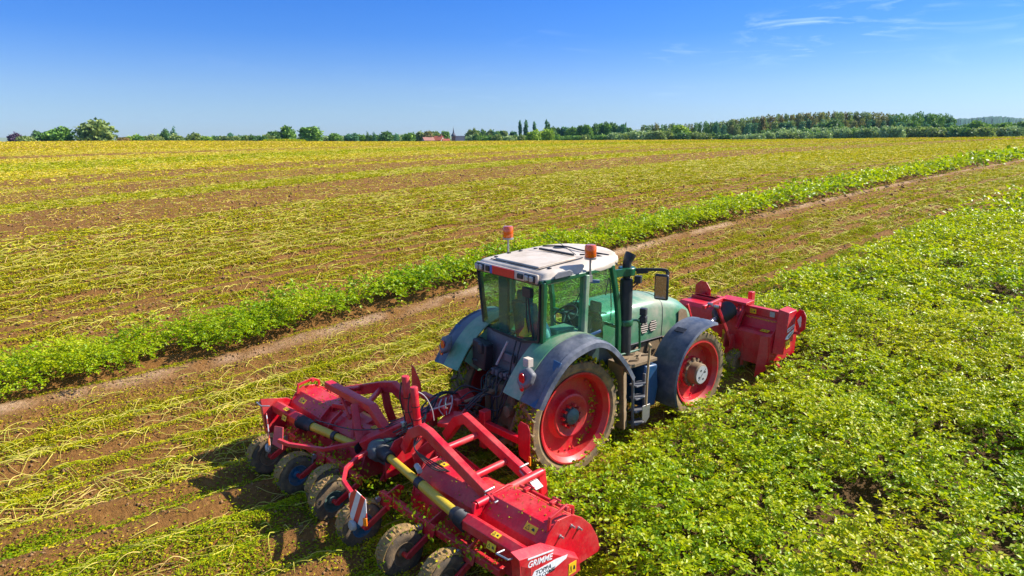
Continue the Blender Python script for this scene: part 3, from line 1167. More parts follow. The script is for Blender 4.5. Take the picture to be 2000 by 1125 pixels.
    AP = {-1: [(.93, -.735, 2.97), (1.03, -.745, 2.55), (1.10, -.745, 2.1), (1.12, -.74, 1.48)], 1: [(.93, .735, 2.97), (1.03, .745, 2.55), (1.10, .745, 2.1), (1.12, .74, 1.48)]}
    for s in (-1, 1):
        b = MB()
        b.bar(*CP[s], .06, .07, (1, 0, 0))
        b.build('pillar', M['green_dark'], root, .012)
        b = MB()
        b.bar(*BP[s], .075, .13, (0, 1, 0))
        b.build('pillar', M['green'], root, .012)
        b = MB()
        b.path(smooth_path(AP[s], 4), .07, .075, (0, 1, 0))
        b.build('pillar', M['green_dark'], root, .01)
    b = MB()
    b.path([(-.385, -.71, 1.99), (.24, -.85, 1.99)], .06, .07)
    b.path(smooth_path([(.28, -.845, 1.99), (.62, -.83, 1.90), (.9, -.79, 1.70), (1.10, -.745, 1.48)], 4), .05, .05)
    b.path([(-.325, .72, 1.99), (.24, .85, 1.99)], .06, .07)
    b.path(smooth_path([(.28, .845, 1.99), (.62, .83, 1.90), (.9, .79, 1.70), (1.10, .745, 1.48)], 4), .05, .05)
    b.path([(.30, -.82, 2.93), (-.44, -.79, 2.90)], .06, .06)
    b.path([(-.44, -.79, 2.89), (-.40, .78, 2.89)], .06, .05)
    b.path([(.95, -.73, 2.96), (.30, -.82, 2.93)], .06, .06)
    b.path([(.95, .73, 2.96), (.30, .82, 2.93), (-.40, .78, 2.90)], .06, .06)
    b.path([(1.10, -.72, 1.98), (1.14, 0, 2.0), (1.10, .72, 1.98)], .05, .05)
    b.build('cab_frame', M['green_dark'], root, .01)
    # rear window frame (black rubber) and glazing
    b = MB()
    rw = [(-.435, -.67, 2.03), (-.435, -.30, 1.955), (-.385, .66, 1.96), (-.375, .70, 2.02), (-.435, .745, 2.86), (-.475, -.745, 2.86)]
    b.path(rw + [rw[0]], .032, .032, (1, 0, 0))
    b.build('rear_window_frame', M['black'], root)

    def pane(name, pts, n=(0, 0, 0), th=.006):
        q = MB()
        P = [Vector(p) for p in pts]
        nn = (P[1] - P[0]).cross(P[2] - P[0]).normalized() * th
        q.prism(P, nn)
        return q.build(name, M['glass'], root, smooth=0)
    pane('rear_window', [(-.43, -.66, 2.03), (-.428, -.30, 1.965), (-.39, .66, 1.965), (-.39, .70, 2.02), (-.44, .74, 2.85), (-.47, -.74, 2.85)])
    for s in (-1, 1):
        pane('side_window', [(-.37, s * .72, 2.02), (.20, s * .85, 2.02), (.26, s * .83, 2.90), (-.42, s * .79, 2.88)])
        pane('door_window', [(.31, s * .845, 2.0), (.62, s * .83, 1.91), (.9, s * .79, 1.71), (1.09, s * .75, 1.52), (1.08, s * .75, 2.1), (1.0, s * .745, 2.55), (.93, s * .735, 2.93), (.34, s * .82, 2.90)])
    pane('windscreen', [(1.13, -.70, 1.99), (1.13, .70, 1.99), (1.05, .70, 2.5), (.95, .70, 2.93), (.95, -.70, 2.93), (1.05, -.70, 2.5)])
    # door furniture
    b = MB()
    b.bar((.36, -.875, 2.02), (.56, -.90, 2.06), .03, .04)
    b.box((.30, -.88, 1.98), (.07, .05, .14))
    b.bar((.36, -.85, 2.82), (.52, -.89, 2.80), .025, .05)
    b.build('door_handle', M['blue'], root, .006)
    b = MB()
    b.path(smooth_path([(.98, -.70, 2.1), (1.03, -.66, 2.3), (1.0, -.66, 2.62), (.96, -.66, 2.75), (.90, -.66, 2.5)], 5), .012, .012)
    b.tube([(.95, -.3, 2.85), (1.09, .2, 2.15)], .009, 6)
    b.tube([(1.13, .2, 2.03), (1.10, -.5, 2.15)], .012, 6)
    b.build('wiper', M['black'], root)
    b = MB()
    b.box((-.49, -.50, 2.72), (.07, .17, .13))
    b.tube([(-.49, -.46, 2.66), (-.45, -.42, 2.3), (-.44, -.46, 2.12)], .010, 6)
    b.tube([(-.49, -.5, 2.66), (-.46, -.52, 2.3), (-.44, -.55, 2.05)], .012, 6)
    b.build('rear_wiper', M['black'], root, .01)
    # interior
    st = MB()
    st.box((.18, .05, 1.78), (.52, .52, .14))
    st.box((-.06, .05, 2.12), (.13, .50, .62), Matrix.Rotation(-.15, 3, 'Y'))
    st.box((-.09, .05, 2.50), (.10, .30, .18), Matrix.Rotation(-.15, 3, 'Y'))
    st.box((-.1, .52, 1.80), (.4, .26, .10))
    st.build('seat', M['seat'], root, .04)
    st = MB()
    st.box((.18, .05, 1.55), (.3, .3, .35))
    st.box((.25, -.42, 1.85), (.62, .16, .34))
    st.box((.95, .0, 1.85), (.22, .5, .45))
    st.tube([(.92, 0, 1.75), (.72, 0, 2.08)], .035, 10)
    st.box((.86, -.5, 2.3), (.05, .22, .16))
    st.box((-.30, .28, 2.4), (.06, .22, .9))
    st.build('console', M['cabin'], root, .02)
    st = MB()
    cx, cy, cz = .70, 0.0, 2.10
    ax = Vector((-.55, 0, .83))
    _, s_, u_ = frame_of(ax)
    ring = [Vector((cx, cy, cz)) + (s_ * math.cos(a) + u_ * math.sin(a)) * .20 for a in np.linspace(0, 2 * math.pi, 33)]
    st.tube(ring, .016, 8)
    for a in (0, 2.1, 4.2):
        st.tube([(cx, cy, cz), Vector((cx, cy, cz)) + (s_ * math.cos(a) + u_ * math.sin(a)) * .2], .013, 6)
    st.build('steering_wheel', M['black'], root)
    # ---- roof
    half = [(-.47, .70), (-.455, .765), (-.40, .81), (-.1, .83), (.3, .83), (.7, .815), (.95, .77), (1.14, .68), (1.28, .54), (1.37, .36), (1.42, .18)]
    out = [(x, -y) for x, y in half] + [(1.43, 0)] + [(x, y) for x, y in reversed(half)]
    nO = len(out)

    def lvl(k, dz):
        cx = .42
        return [(cx + (x - cx) * k, y * k, 2.895 + .065 * (cx + (x - cx) * k) + dz) for x, y in out]
    levels = [lvl(.93, -.005), lvl(.985, -.01), lvl(1.0, .03), lvl(.995, .065), lvl(.965, .085), lvl(.95, .12), lvl(.90, .145), lvl(.80, .152), lvl(.5, .168), lvl(.2, .175)]
    g = MB()
    v = [p for L in levels for p in L]
    f = []
    for i in range(len(levels) - 1):
        for k in range(nO):
            a, c = i * nO + k, i * nO + (k + 1) % nO
            f.append((a, c, c + nO, a + nO))
    f.append(tuple(reversed(range(nO))))
    f.append(tuple((len(levels) - 1) * nO + k for k in range(nO)))
    g.add(v, f)
    roof = g.build('roof', M['roof'], root, smooth=45)
    zr = lambda x, y: 2.895 + .065 * x + .152 + .02 * max(0, 1 - (abs(x - .42) + abs(y)) / .8)
    g = MB()
    g.prism([(x, y, zr(x, y) + .0) for x, y in ((-.30, -.50), (-.30, .50), (.42, .50), (.42, -.50))], (0, 0, .028))
    g.build('roof_hatch', M['roof'], roof, .015)
    g = MB()
    g.bar((.47, -.40, zr(.47, 0) + .03), (.47, .36, zr(.47, 0) + .03), .035, .03)
    g.bar((-.33, -.56, zr(-.3, 0) + .005), (-.33, .56, zr(-.3, 0) + .005), .012, .012)
    g.bar((-.33, -.56, zr(-.3, 0) + .005), (.5, -.56, zr(.5, 0) + .005), .012, .012)
    g.tube(smooth_path([(.75, .6, zr(.7, .6) + .02), (.85, .2, zr(.85, 0) + .03), (.8, -.25, zr(.8, 0) + .03), (.95, -.66, zr(.9, -.6) + .0)], 5), .012, 6)
    g.tube(smooth_path([(.55, -.45, zr(.55, 0) + .03), (.75, -.6, zr(.8, -.5) + .02), (1.0, -.73, 3.0), (1.05, -.74, 2.95)], 5), .012, 6)
    g.tube([(.5, -.42, zr(.5, 0) + .03), (.62, .35, zr(.6, .3) + .25)], .005, 5)
    for x, y in ((-.2, .6), (.3, .62), (.55, .55), (-.2, -.62), (.6, .25), (.1, .66)):
        g.box((x, y, zr(x, y) + .008), (.04, .05, .02))
    g.lathe([(.10, 0), (.10, .014), (0, .02)], (.82, .28, zr(.8, .25) + .005), (0, 0, 1), 20)
    g.build('roof_cable', M['black'], roof)
    g = MB()
    g.box((-.485, 0, 2.93), (.05, 1.42, .135))
    fas = g.build('roof_fascia', M['roof'], roof, .02)
    g = MB()
    for y0 in (.60, -.57):
        g.box((-.515, y0, 2.93), (.03, .22, .105))
    g.box((-.515, .40, 2.93), (.03, .09, .085))
    g.box((-.515, -.36, 2.93), (.03, .12, .07))
    g.build('lamp_bezel', M['black'], fas, .01)
    for y0 in (.65, .55, -.52, -.62):
        g = MB()
        g.box((-.535, y0, 2.93), (.03, .078, .078))
        g.build('work_lamp', M['clear'], fas, .012)
    g = MB()
    g.box((-.514, .045, 2.93), (.012, .54, .115))
    pl = g.build('number_plate', M['plate_red'], fas)
    g = MB()
    g.box((-.516, .31, 2.93), (.012, .055, .115))
    g.build('plate_band', M['plate_blue'], pl)
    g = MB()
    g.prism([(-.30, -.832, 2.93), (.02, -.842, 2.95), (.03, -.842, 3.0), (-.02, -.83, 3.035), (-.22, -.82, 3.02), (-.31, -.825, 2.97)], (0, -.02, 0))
    g.build('roof_shade_patch', M['grey'], roof, .012)  # grey patch standing in for shade in the hollow of the roof side
    # beacons
    for (bx, by, z0, z1) in ((.16, .76, 3.0, 3.25), (.36, -.86, 2.88, 3.13)):
        g = MB()
        g.tube([(bx, by, z0), (bx, by, z1)], .016, 10)
        g.lathe([(.03, 0), (.085, .01), (.085, .035), (.06, .04)], (bx, by, z1), (0, 0, 1), 20)
        g.box((bx, by + (.02 if by < 0 else -.02), z0 - .02), (.06, .08, .1))
        st = g.build('beacon_pole', M['steel'], roof)
        g = MB()
        g.lathe([(.075, .035), (.083, .05), (.083, .10), (.079, .10), (.079, .107), (.083, .107), (.083, .19), (.07, .215), (.0, .22)], (bx, by, z1), (0, 0, 1), 24)
        g.build('beacon', M['amber'], roof)
    # ---- rear mudguards
    arch = smooth_path([(-.95, 0, 1.36), (-.74, 0, 1.66), (-.47, 0, 1.91), (-.2, 0, 2.02), (.10, 0, 2.06), (.32, 0, 2.0), (.52, 0, 1.86), (.75, 0, 1.62), (.93, 0, 1.36)], 4)
    for s in (-1, 1):
        g = MB()
        rows = []
        for (x, _, z) in arch:
            nx, nz = x / math.hypot(x, z - .86), (z - .86) / math.hypot(x, z - .86)
            rows.append([(x + nx * .03, s * .92, z + nz * .03), (x + nx * .025, s * 1.05, z + nz * .025), (x, s * 1.17, z), (x - nx * .005, s * 1.20, z - nz * .005), (x + nx * .012, s * 1.225, z + nz * .012), (x - nx * .01, s * 1.265, z - nz * .01), (x - nx * .075, s * 1.275, z - nz * .075)])
        g.sheet(rows, .014 * (1 if s < 0 else -1))
        fe = g.build('rear_mudguard', M['fender'], root, smooth=35)
        g = MB()
        rows = []
        for i, (x, _, z) in enumerate(arch[:-6]):
            d_ = math.hypot(x, z - .86)
            nx, nz = x / d_, (z - .86) / d_
            rows.append([(x + nx * .05 + .02, s * .56, z + nz * .05), (x + nx * .045, s * .76, z + nz * .045), (x + nx * .04, s * .93, z + nz * .04)])
        g.sheet(rows, .02 * (1 if s < 0 else -1))
        g.prism([(x, s * .565, z) for x, _, z in arch[2:-6]] + [(.5, s * .565, 1.3), (-.6, s * .565, 1.3)], (0, s * .015, 0))
        g.build('mudguard_top', M['green'], fe, smooth=40)
        # rear face with the tail lamp pod
        g = MB()
        g.prism([(-.965, s * .60, 1.40), (-.955, s * 1.24, 1.345), (-.52, s * 1.25, 1.885), (-.50, s * .95, 1.90), (-.72, s * .60, 1.73)], (-.02, 0, .012))
        g.build('mudguard_rear', M['blue'], fe, .008)
        g = MB()
        cy = .98
        g.prism([(-.90, s * (cy - .12), 1.60), (-.86, s * (cy - .13), 1.74), (-.80, s * (cy - .02), 1.82), (-.82, s * (cy + .12), 1.76), (-.88, s * (cy + .11), 1.62), (-.93, s * cy, 1.53)], (-.10, 0, .03))
        pod = g.build('tail_lamp_pod', M['grey'], fe, .03)
        for dy, zz, rr, el in ((.02, 1.70, .055, 1.45), (.0, 1.575, .042, 1.1)):
            g = MB()
            c_ = Vector((-.985 + .03 * (zz - 1.6) * 4, s * (cy - dy), zz))
            ring = [(c_.x, c_.y + rr * math.cos(a), c_.z + rr * el * math.sin(a)) for a in np.linspace(0, 2 * math.pi, 24, endpoint=False)]
            g.prism(ring, (-.018, 0, .002))
            g.build('tail_lamp', M['redlens'], pod, .006)
        if s < 0:
            g = MB()
            g.box((-.82, -.90, 1.88), (.09, .11, .12))
            g.tube([(-.82, -.9, 1.80), (-.82, -.9, 1.84)], .015)
            wl = g.build('rear_work_lamp', M['roof'], fe, .02)
            g = MB()
            g.box((-.868, -.90, 1.88), (.008, .085, .09))
            g.build('lamp_glass', M['clear'], wl, .004)
        else:
            g = MB()
            g.box((-.62, .42, 1.62), (.16, .34, .42), Matrix.Rotation(.12, 3, 'X'))
            g.box((-.71, .34, 1.74), (.05, .10, .16))
            g.box((-.71, .50, 1.52), (.04, .12, .05))
            g.build('valve_box', M['black'], root, .02)
    # ---- front mudguards
    for s in (-1, 1):
        g = MB()
        rows = []
        for a in np.linspace(R(200), R(82), 26):
            rr = .93
            c_, s_ = math.cos(a), math.sin(a)
            x, z = 2.85 + rr * c_, .90 + rr * s_
            rows.append([(x - .03 * c_, s * .70, z - .03 * s_), (x, s * .73, z), (x + .012 * c_, s * .86, z + .012 * s_), (x + .004 * c_, s * .90, z + .004 * s_), (x + .012 * c_, s * .94, z + .012 * s_), (x + .014 * c_, s * 1.10, z + .014 * s_), (x, s * 1.24, z), (x - .035 * c_, s * 1.255, z - .035 * s_)])
        g.sheet(rows, .014 * (-1 if s < 0 else 1))
        ff = g.build('front_mudguard', M['fender'], root, smooth=35)
        g = MB()
        a = R(118)
        g.box((2.85 + .943 * math.cos(a), s * .93, .90 + .943 * math.sin(a)), (.10, .18, .02), Matrix.Rotation(-(a - math.pi / 2), 3, 'Y'))
        g.build('mudguard_slot', M['ink'], ff)
        g = MB()
        g.path([(2.85, s * .5, 1.2), (2.7, s * .75, 1.6), (2.6, s * .8, 1.78)], .05, .05)
        g.build('mudguard_stay', M['black'], ff)
    # ---- exhaust and air intake beside the right front pillar
    g = MB()
    ex, ey = 1.29, -.72
    g.lathe([(.0, 1.50), (.095, 1.50), (.1, 1.56), (.10, 2.62), (.095, 2.70), (.055, 2.72), (.055, 2.86)], (ex, ey, 0), (0, 0, 1), 24)
    g.tube(smooth_path([(ex, ey, 2.78), (ex, ey, 2.90), (ex + .01, ey, 2.98), (ex + .07, ey - .01, 3.09)], 4), [.07] * 9 + [.075, .08, .085, .085][:4], 14)
    g.build('exhaust', M['black'], root, smooth=40)
    g = MB()
    g.lathe([(.115, 1.98), (.12, 1.99), (.12, 2.06), (.115, 2.07), (.10, 2.07), (.10, 1.98)], (ex, ey, 0), (0, 0, 1), 24, closed=True)
    g.lathe([(.12, 2.77), (.13, 2.78), (.13, 2.88), (.12, 2.89), (.07, 2.89), (.07, 2.77)], (ex, ey, 0), (0, 0, 1), 24, closed=True)
    g.bar((.98, -.745, 2.83), (ex, -.79, 2.83), .05, .11)
    g.bar((1.08, -.745, 2.03), (ex - .1, -.74, 2.03), .05, .06)
    g.tube(smooth_path([(ex + .1, -.76, 2.04), (1.50, -.80, 2.02), (1.53, -.81, 1.9), (1.54, -.81, 1.60), (1.50, -.81, 1.55), (1.14, -.78, 1.54)], 4), .018, 8)
    g.build('exhaust_bracket', M['green_dark'], root, smooth=40)
    g = MB()
    g.path(smooth_path([(ex + .08, -.80, 2.85), (1.52, -.98, 2.86), (1.70, -1.10, 2.85), (1.75, -1.13, 2.80), (1.73, -1.13, 2.60)], 3), .028, .045)
    g.bar((ex + .1, -.82, 2.81), (1.5, -.96, 2.83), .02, .05)
    mi = g.build('mirror_arm', M['black'], root, .004)
    rot = Matrix.Rotation(.35, 3, 'Z')
    g = MB()
    g.box((1.62, -1.13, 2.60), (.07, .22, .40), rot)
    mh = g.build('mirror', M['black'], mi, .03)
    g = MB()
    g.box(Vector((1.62, -1.13, 2.60)) + rot @ Vector((-.037, 0, 0)), (.006, .17, .34), rot)
    g.build('mirror_glass', M['mirror'], mh)
    for c in ((1.62, -.80, 2.15), (1.60, -.82, 2.03), (1.42, -.84, 2.70)):
        g = MB()
        g.box(c, (.10, .10, .11), Matrix.Rotation(.4, 3, 'Z'))
        g.tube([(c[0], c[1], c[2] - .05), (c[0] - .08, c[1] + .03, c[2] - .12)], .012, 6)
        wl = g.build('work_lamp', M['black'], root, .012)
    # ---- steps, tank, platform
    g = MB()
    for x in (1.20, 1.46):
        g.bar((x, -1.02, .40), (x, -1.0, 1.22), .045, .03)
    for z in (.45, .66, .87, 1.08):
        g.box((1.33, -1.0, z), (.26, .16, .025))
    g.build('steps', M['grey'], root, .006)
    g = MB()
    g.prism([(1.50, -.98, .62), (1.78, -.98, .60), (1.84, -.98, .9), (1.80, -.98, 1.3), (1.50, -.98, 1.32)], (0, .5, 0))
    g.build('fuel_tank', M['blue'], root, .03)
    g = MB()
    g.prism([(.98, -1.04, .42), (1.12, -.98, .42), (1.16, -.9, 1.28), (1.02, -1.0, 1.5), (.88, -1.08, 1.52)], (-.02, .3, 0))
    g.build('step_side_plate', M['tan'], root, .008)
    g = MB()
    g.box((1.42, -.72, 1.38), (.75, .50, .05))
    for k in range(7):
        x, y = 1.12 + .09 * k, -.9 + .06 * (k * 37 % 7)
        g.bar((x, y, 1.42), (x + .22, y + .12 * (-1) ** k, 1.43), .03, .02)
    g.build('platform', M['tan'], root, .004)
    # ---- rear linkage and hoses
    g = MB()
    for s in (-1, 1):
        g.tube([(-.45, s * .42, 1.30), (-.80, s * .45, .62)], .032, 10)
        g.bar((-.15, s * .40, .62), (-1.10, s * .45, .58), .06, .10)
        g.bar((-.2, s * .30, 1.32), (-.50, s * .42, 1.32), .08, .10)
        g.lathe([(.06, -.03), (.06, .03), (0, .03)], (-1.1, s * .45, .58), (0, 1, 0), 14)
    g.tube([(-.50, .02, 1.18), (-.78, .10, 1.12)], .055, 14)
    g.tube([(-.78, .10, 1.12), (-1.12, .2, 1.04)], .026, 10)
    g.box((-.62, 0, .55), (.25, .2, .18))
    g.lathe([(.09, -.04), (.09, .04), (0, .05)], (-.70, -.30, .95), (-1, 0, 0), 16)
    g.build('rear_linkage', M['tan'], root, .006)
    g = MB()
    gg = np.random.default_rng(11)
    for k in range(13):
        y0 = -.38 + .72 * gg.random()
        z0 = 1.26 + .26 * gg.random()
        y1 = -.30 + .75 * gg.random()
        sag = .72 + .5 * gg.random()
        g.tube(smooth_path([(-.50, y0, z0), (-.68, y0 + .03, z0 - .05), (-.80, (y0 + y1) / 2, sag), (-1.0, y1 + .1, sag + .05), (-1.25, y1 + .2, .98 + .06 * gg.random())], 6), .012, 6)
    for y in (-.22, -.32):
        g.tube(smooth_path([(-.47, y, 1.95), (-.56, y - .02, 1.75), (-.60, y, 1.5), (-.62, y + .1, 1.25)], 5), .013, 6)
    g.build('hydraulic_hose', M['black'], root)
    g = MB()
    for k in range(5):
        g.box((-.56, -.2 + .1 * k, 1.40), (.1, .07, .10))
    g.box((-.50, -.05, 1.66), (.04, .30, .12))
    g.build('valve_block', M['grey'], root, .01)
    g = MB()
    g.tube([(-.50, -.05, 1.90), (-.58, .12, 1.52)], .018, 8)
    g.build('gas_strut', M['hubcap'], root)
    # a bag, a funnel and a box riding in the cab
    g = MB()
    g.lathe([(.0, .0), (.10, .0), (.095, .02), (.02, .13), (.014, .26), (0, .262)], (-.30, -.22, 2.0), (0, 0, 1), 16)
    g.build('funnel', M['sticker'], root)
    g = MB()
    g.box((.02, -.62, 2.08), (.36, .24, .16))
    g.build('crate', M['green'], root, .02)
    g = MB()
    g.lathe([(.0, .0), (.07, .0), (.10, .06), (.085, .14), (.03, .26), (.012, .34), (.0, .345)], (-.27, -.60, 2.02), (0, 0, 1), 14)
    g.build('bag', M['clod'], root)
    return root


build_tractor()


def build_tool():
    root = empty('shovel', (1.38, -1.12, .62))
    tag(root, 'wooden handled shovel propped upright beside the tractor steps', 'shovel')
    g = MB()
    g.tube([(0, 0, .12), (.04, .03, .55), (.10, .05, 1.04)], .019, 10)
    g.build('shaft', M['wood'], root)
    g = MB()
    g.tube([(.06, .0, 1.07), (.10, .05, 1.06), (.14, .10, 1.07)], [.022, .028, .022], 10)
    g.build('grip', M['wood'], root)
    g = MB()
    g.prism([(-.09, -.01, .14), (.09, -.01, .14), (.085, -.01, -.08), (0, -.01, -.16), (-.085, -.01, -.08)], (0, .012, 0))
    g.build('blade', M['steel'], root, .004)


build_tool()

# ------------------------------------------------------------------ implements
M['red_lid'] = M['red']
M['stripes'] = stripes_mat((1, 0.35), 7.5)


def text_mesh(body, size, name, mat, parent, origin, xdir, ydir, shear=0.0, extrude=.0008, wscale=1.0):
    cu = bpy.data.curves.new(name, 'FONT')
    cu.body = body
    cu.size = size
    cu.shear = shear
    cu.extrude = extrude
    cu.offset = size * .018
    cu.resolution_u = 3
    tmp = bpy.data.objects.new(name + '_curve', cu)
    C.objects.link(tmp)
    dg = bpy.context.evaluated_depsgraph_get()
    me = bpy.data.meshes.new_from_object(tmp.evaluated_get(dg))
    bpy.data.objects.remove(tmp)
    X, Y = Vector(xdir).normalized(), Vector(ydir).normalized()
    Z = X.cross(Y)
    me.transform(Matrix(((X.x * wscale, Y.x, Z.x, origin[0]), (X.y * wscale, Y.y, Z.y, origin[1]), (X.z * wscale, Y.z, Z.z, origin[2]), (0, 0, 0, 1))))
    me.materials.clear()
    me.materials.append(mat)
    o = bpy.data.objects.new(name, me)
    C.objects.link(o)
    o.parent = parent
    return o


def sticker(parent, c, xd, yd, w, h):
    """small yellow warning label with a black triangle and a line of pictograms"""
    c, X, Y = Vector(c), Vector(xd).normalized(), Vector(yd).normalized()
    Y = (Y - X * Y.dot(X)).normalized()
    Z = X.cross(Y)
    P = lambda x, y, z=0: c + X * x * w + Y * y * h + Z * z
    g = MB()
    g.prism([P(-.5, -.5, .003), P(.5, -.5, .003), P(.5, .5, .003), P(-.5, .5, .003)], -Z * .006)
    o = g.build('warning_label', M['sticker'], parent, smooth=0)
    g = MB()
    for x0, x1 in ((-.38, -.08),):
        a, b, d = (x0, -.28), (x1, -.28), ((x0 + x1) / 2, .3)
        for p, q in ((a, b), (b, d), (d, a)):
            g.bar(P(*p, .0045), P(*q, .0045), .004, .002, Z)
    g.prism([P(.08, -.15, .0035), P(.36, -.2, .0035), P(.3, .12, .0035), (P(.14, .2, .0035))], Z * .0015)
    g.build('label_print', M['ink'], o, smooth=0)
    return o


def gauge_wheel(parent, u, w, hubmat, r=.275, wid=.19, z=.265):
    ax = (0, -1, 0)
    g = MB()
    g.lathe([(.15, -.06), (.15, .07), (.155, .075), (.135, .075), (.125, .03), (.06, .01), (.055, .04), (.03, .05), (.0, .05)], (u, w, z), ax, 26)
    hub = g.build('gauge_wheel', hubmat, parent)
    g = MB()
    h = wid / 2
    g.lathe([(.145, -h * .8), (.20, -h), (r - .03, -h * .98), (r, -h * .7), (r + .004, 0), (r, h * .7), (r - .03, h * .98), (.20, h), (.145, h * .8)], (u, w, z), ax, 36)
    t = g.build('tyre', M['rubber_dark'], hub)
    g = np.random.default_rng(int(100 + w * 37))
    n = 260
    a = g.random(n) * 2 * np.pi
    rr = r + .004 + .02 * g.random(n)
    yy = w + h * .9 * (g.random(n) * 2 - 1)
    add_leaf_bits('stuck_leaves', np.stack([u + rr * np.cos(a), yy, z + rr * np.sin(a)], 1), t, .04, seed=int(10 + w * 5))
    # caked soil on the tread
    m = MB()
    k = 44
    rows = []
    for i in range(k + 1):
        a = R(20) + R(150) * i / k
        ro = []
        for j in range(7):
            e = r + .004 + .042 * g.random() ** 1.6 * (1 - abs(j - 3) / 3.3)
            ro.append((u + e * math.cos(a), w + h * .85 * (j - 3) / 3, z + e * math.sin(a)))
        rows.append(ro)
    m.sheet(rows, .012)
    m.build('caked_soil', M['mud'], t)
    m = MB()
    m.tube([(u, w - .05, z), (u, w - .15, z)], .028, 10)
    m.bar((u, w - .14, z), (u + .38, w - .13, z + .16), .03, .075, (0, 0, 1))
    m.build('wheel_arm', M['red_dusty'], hub, .004)
    return hub


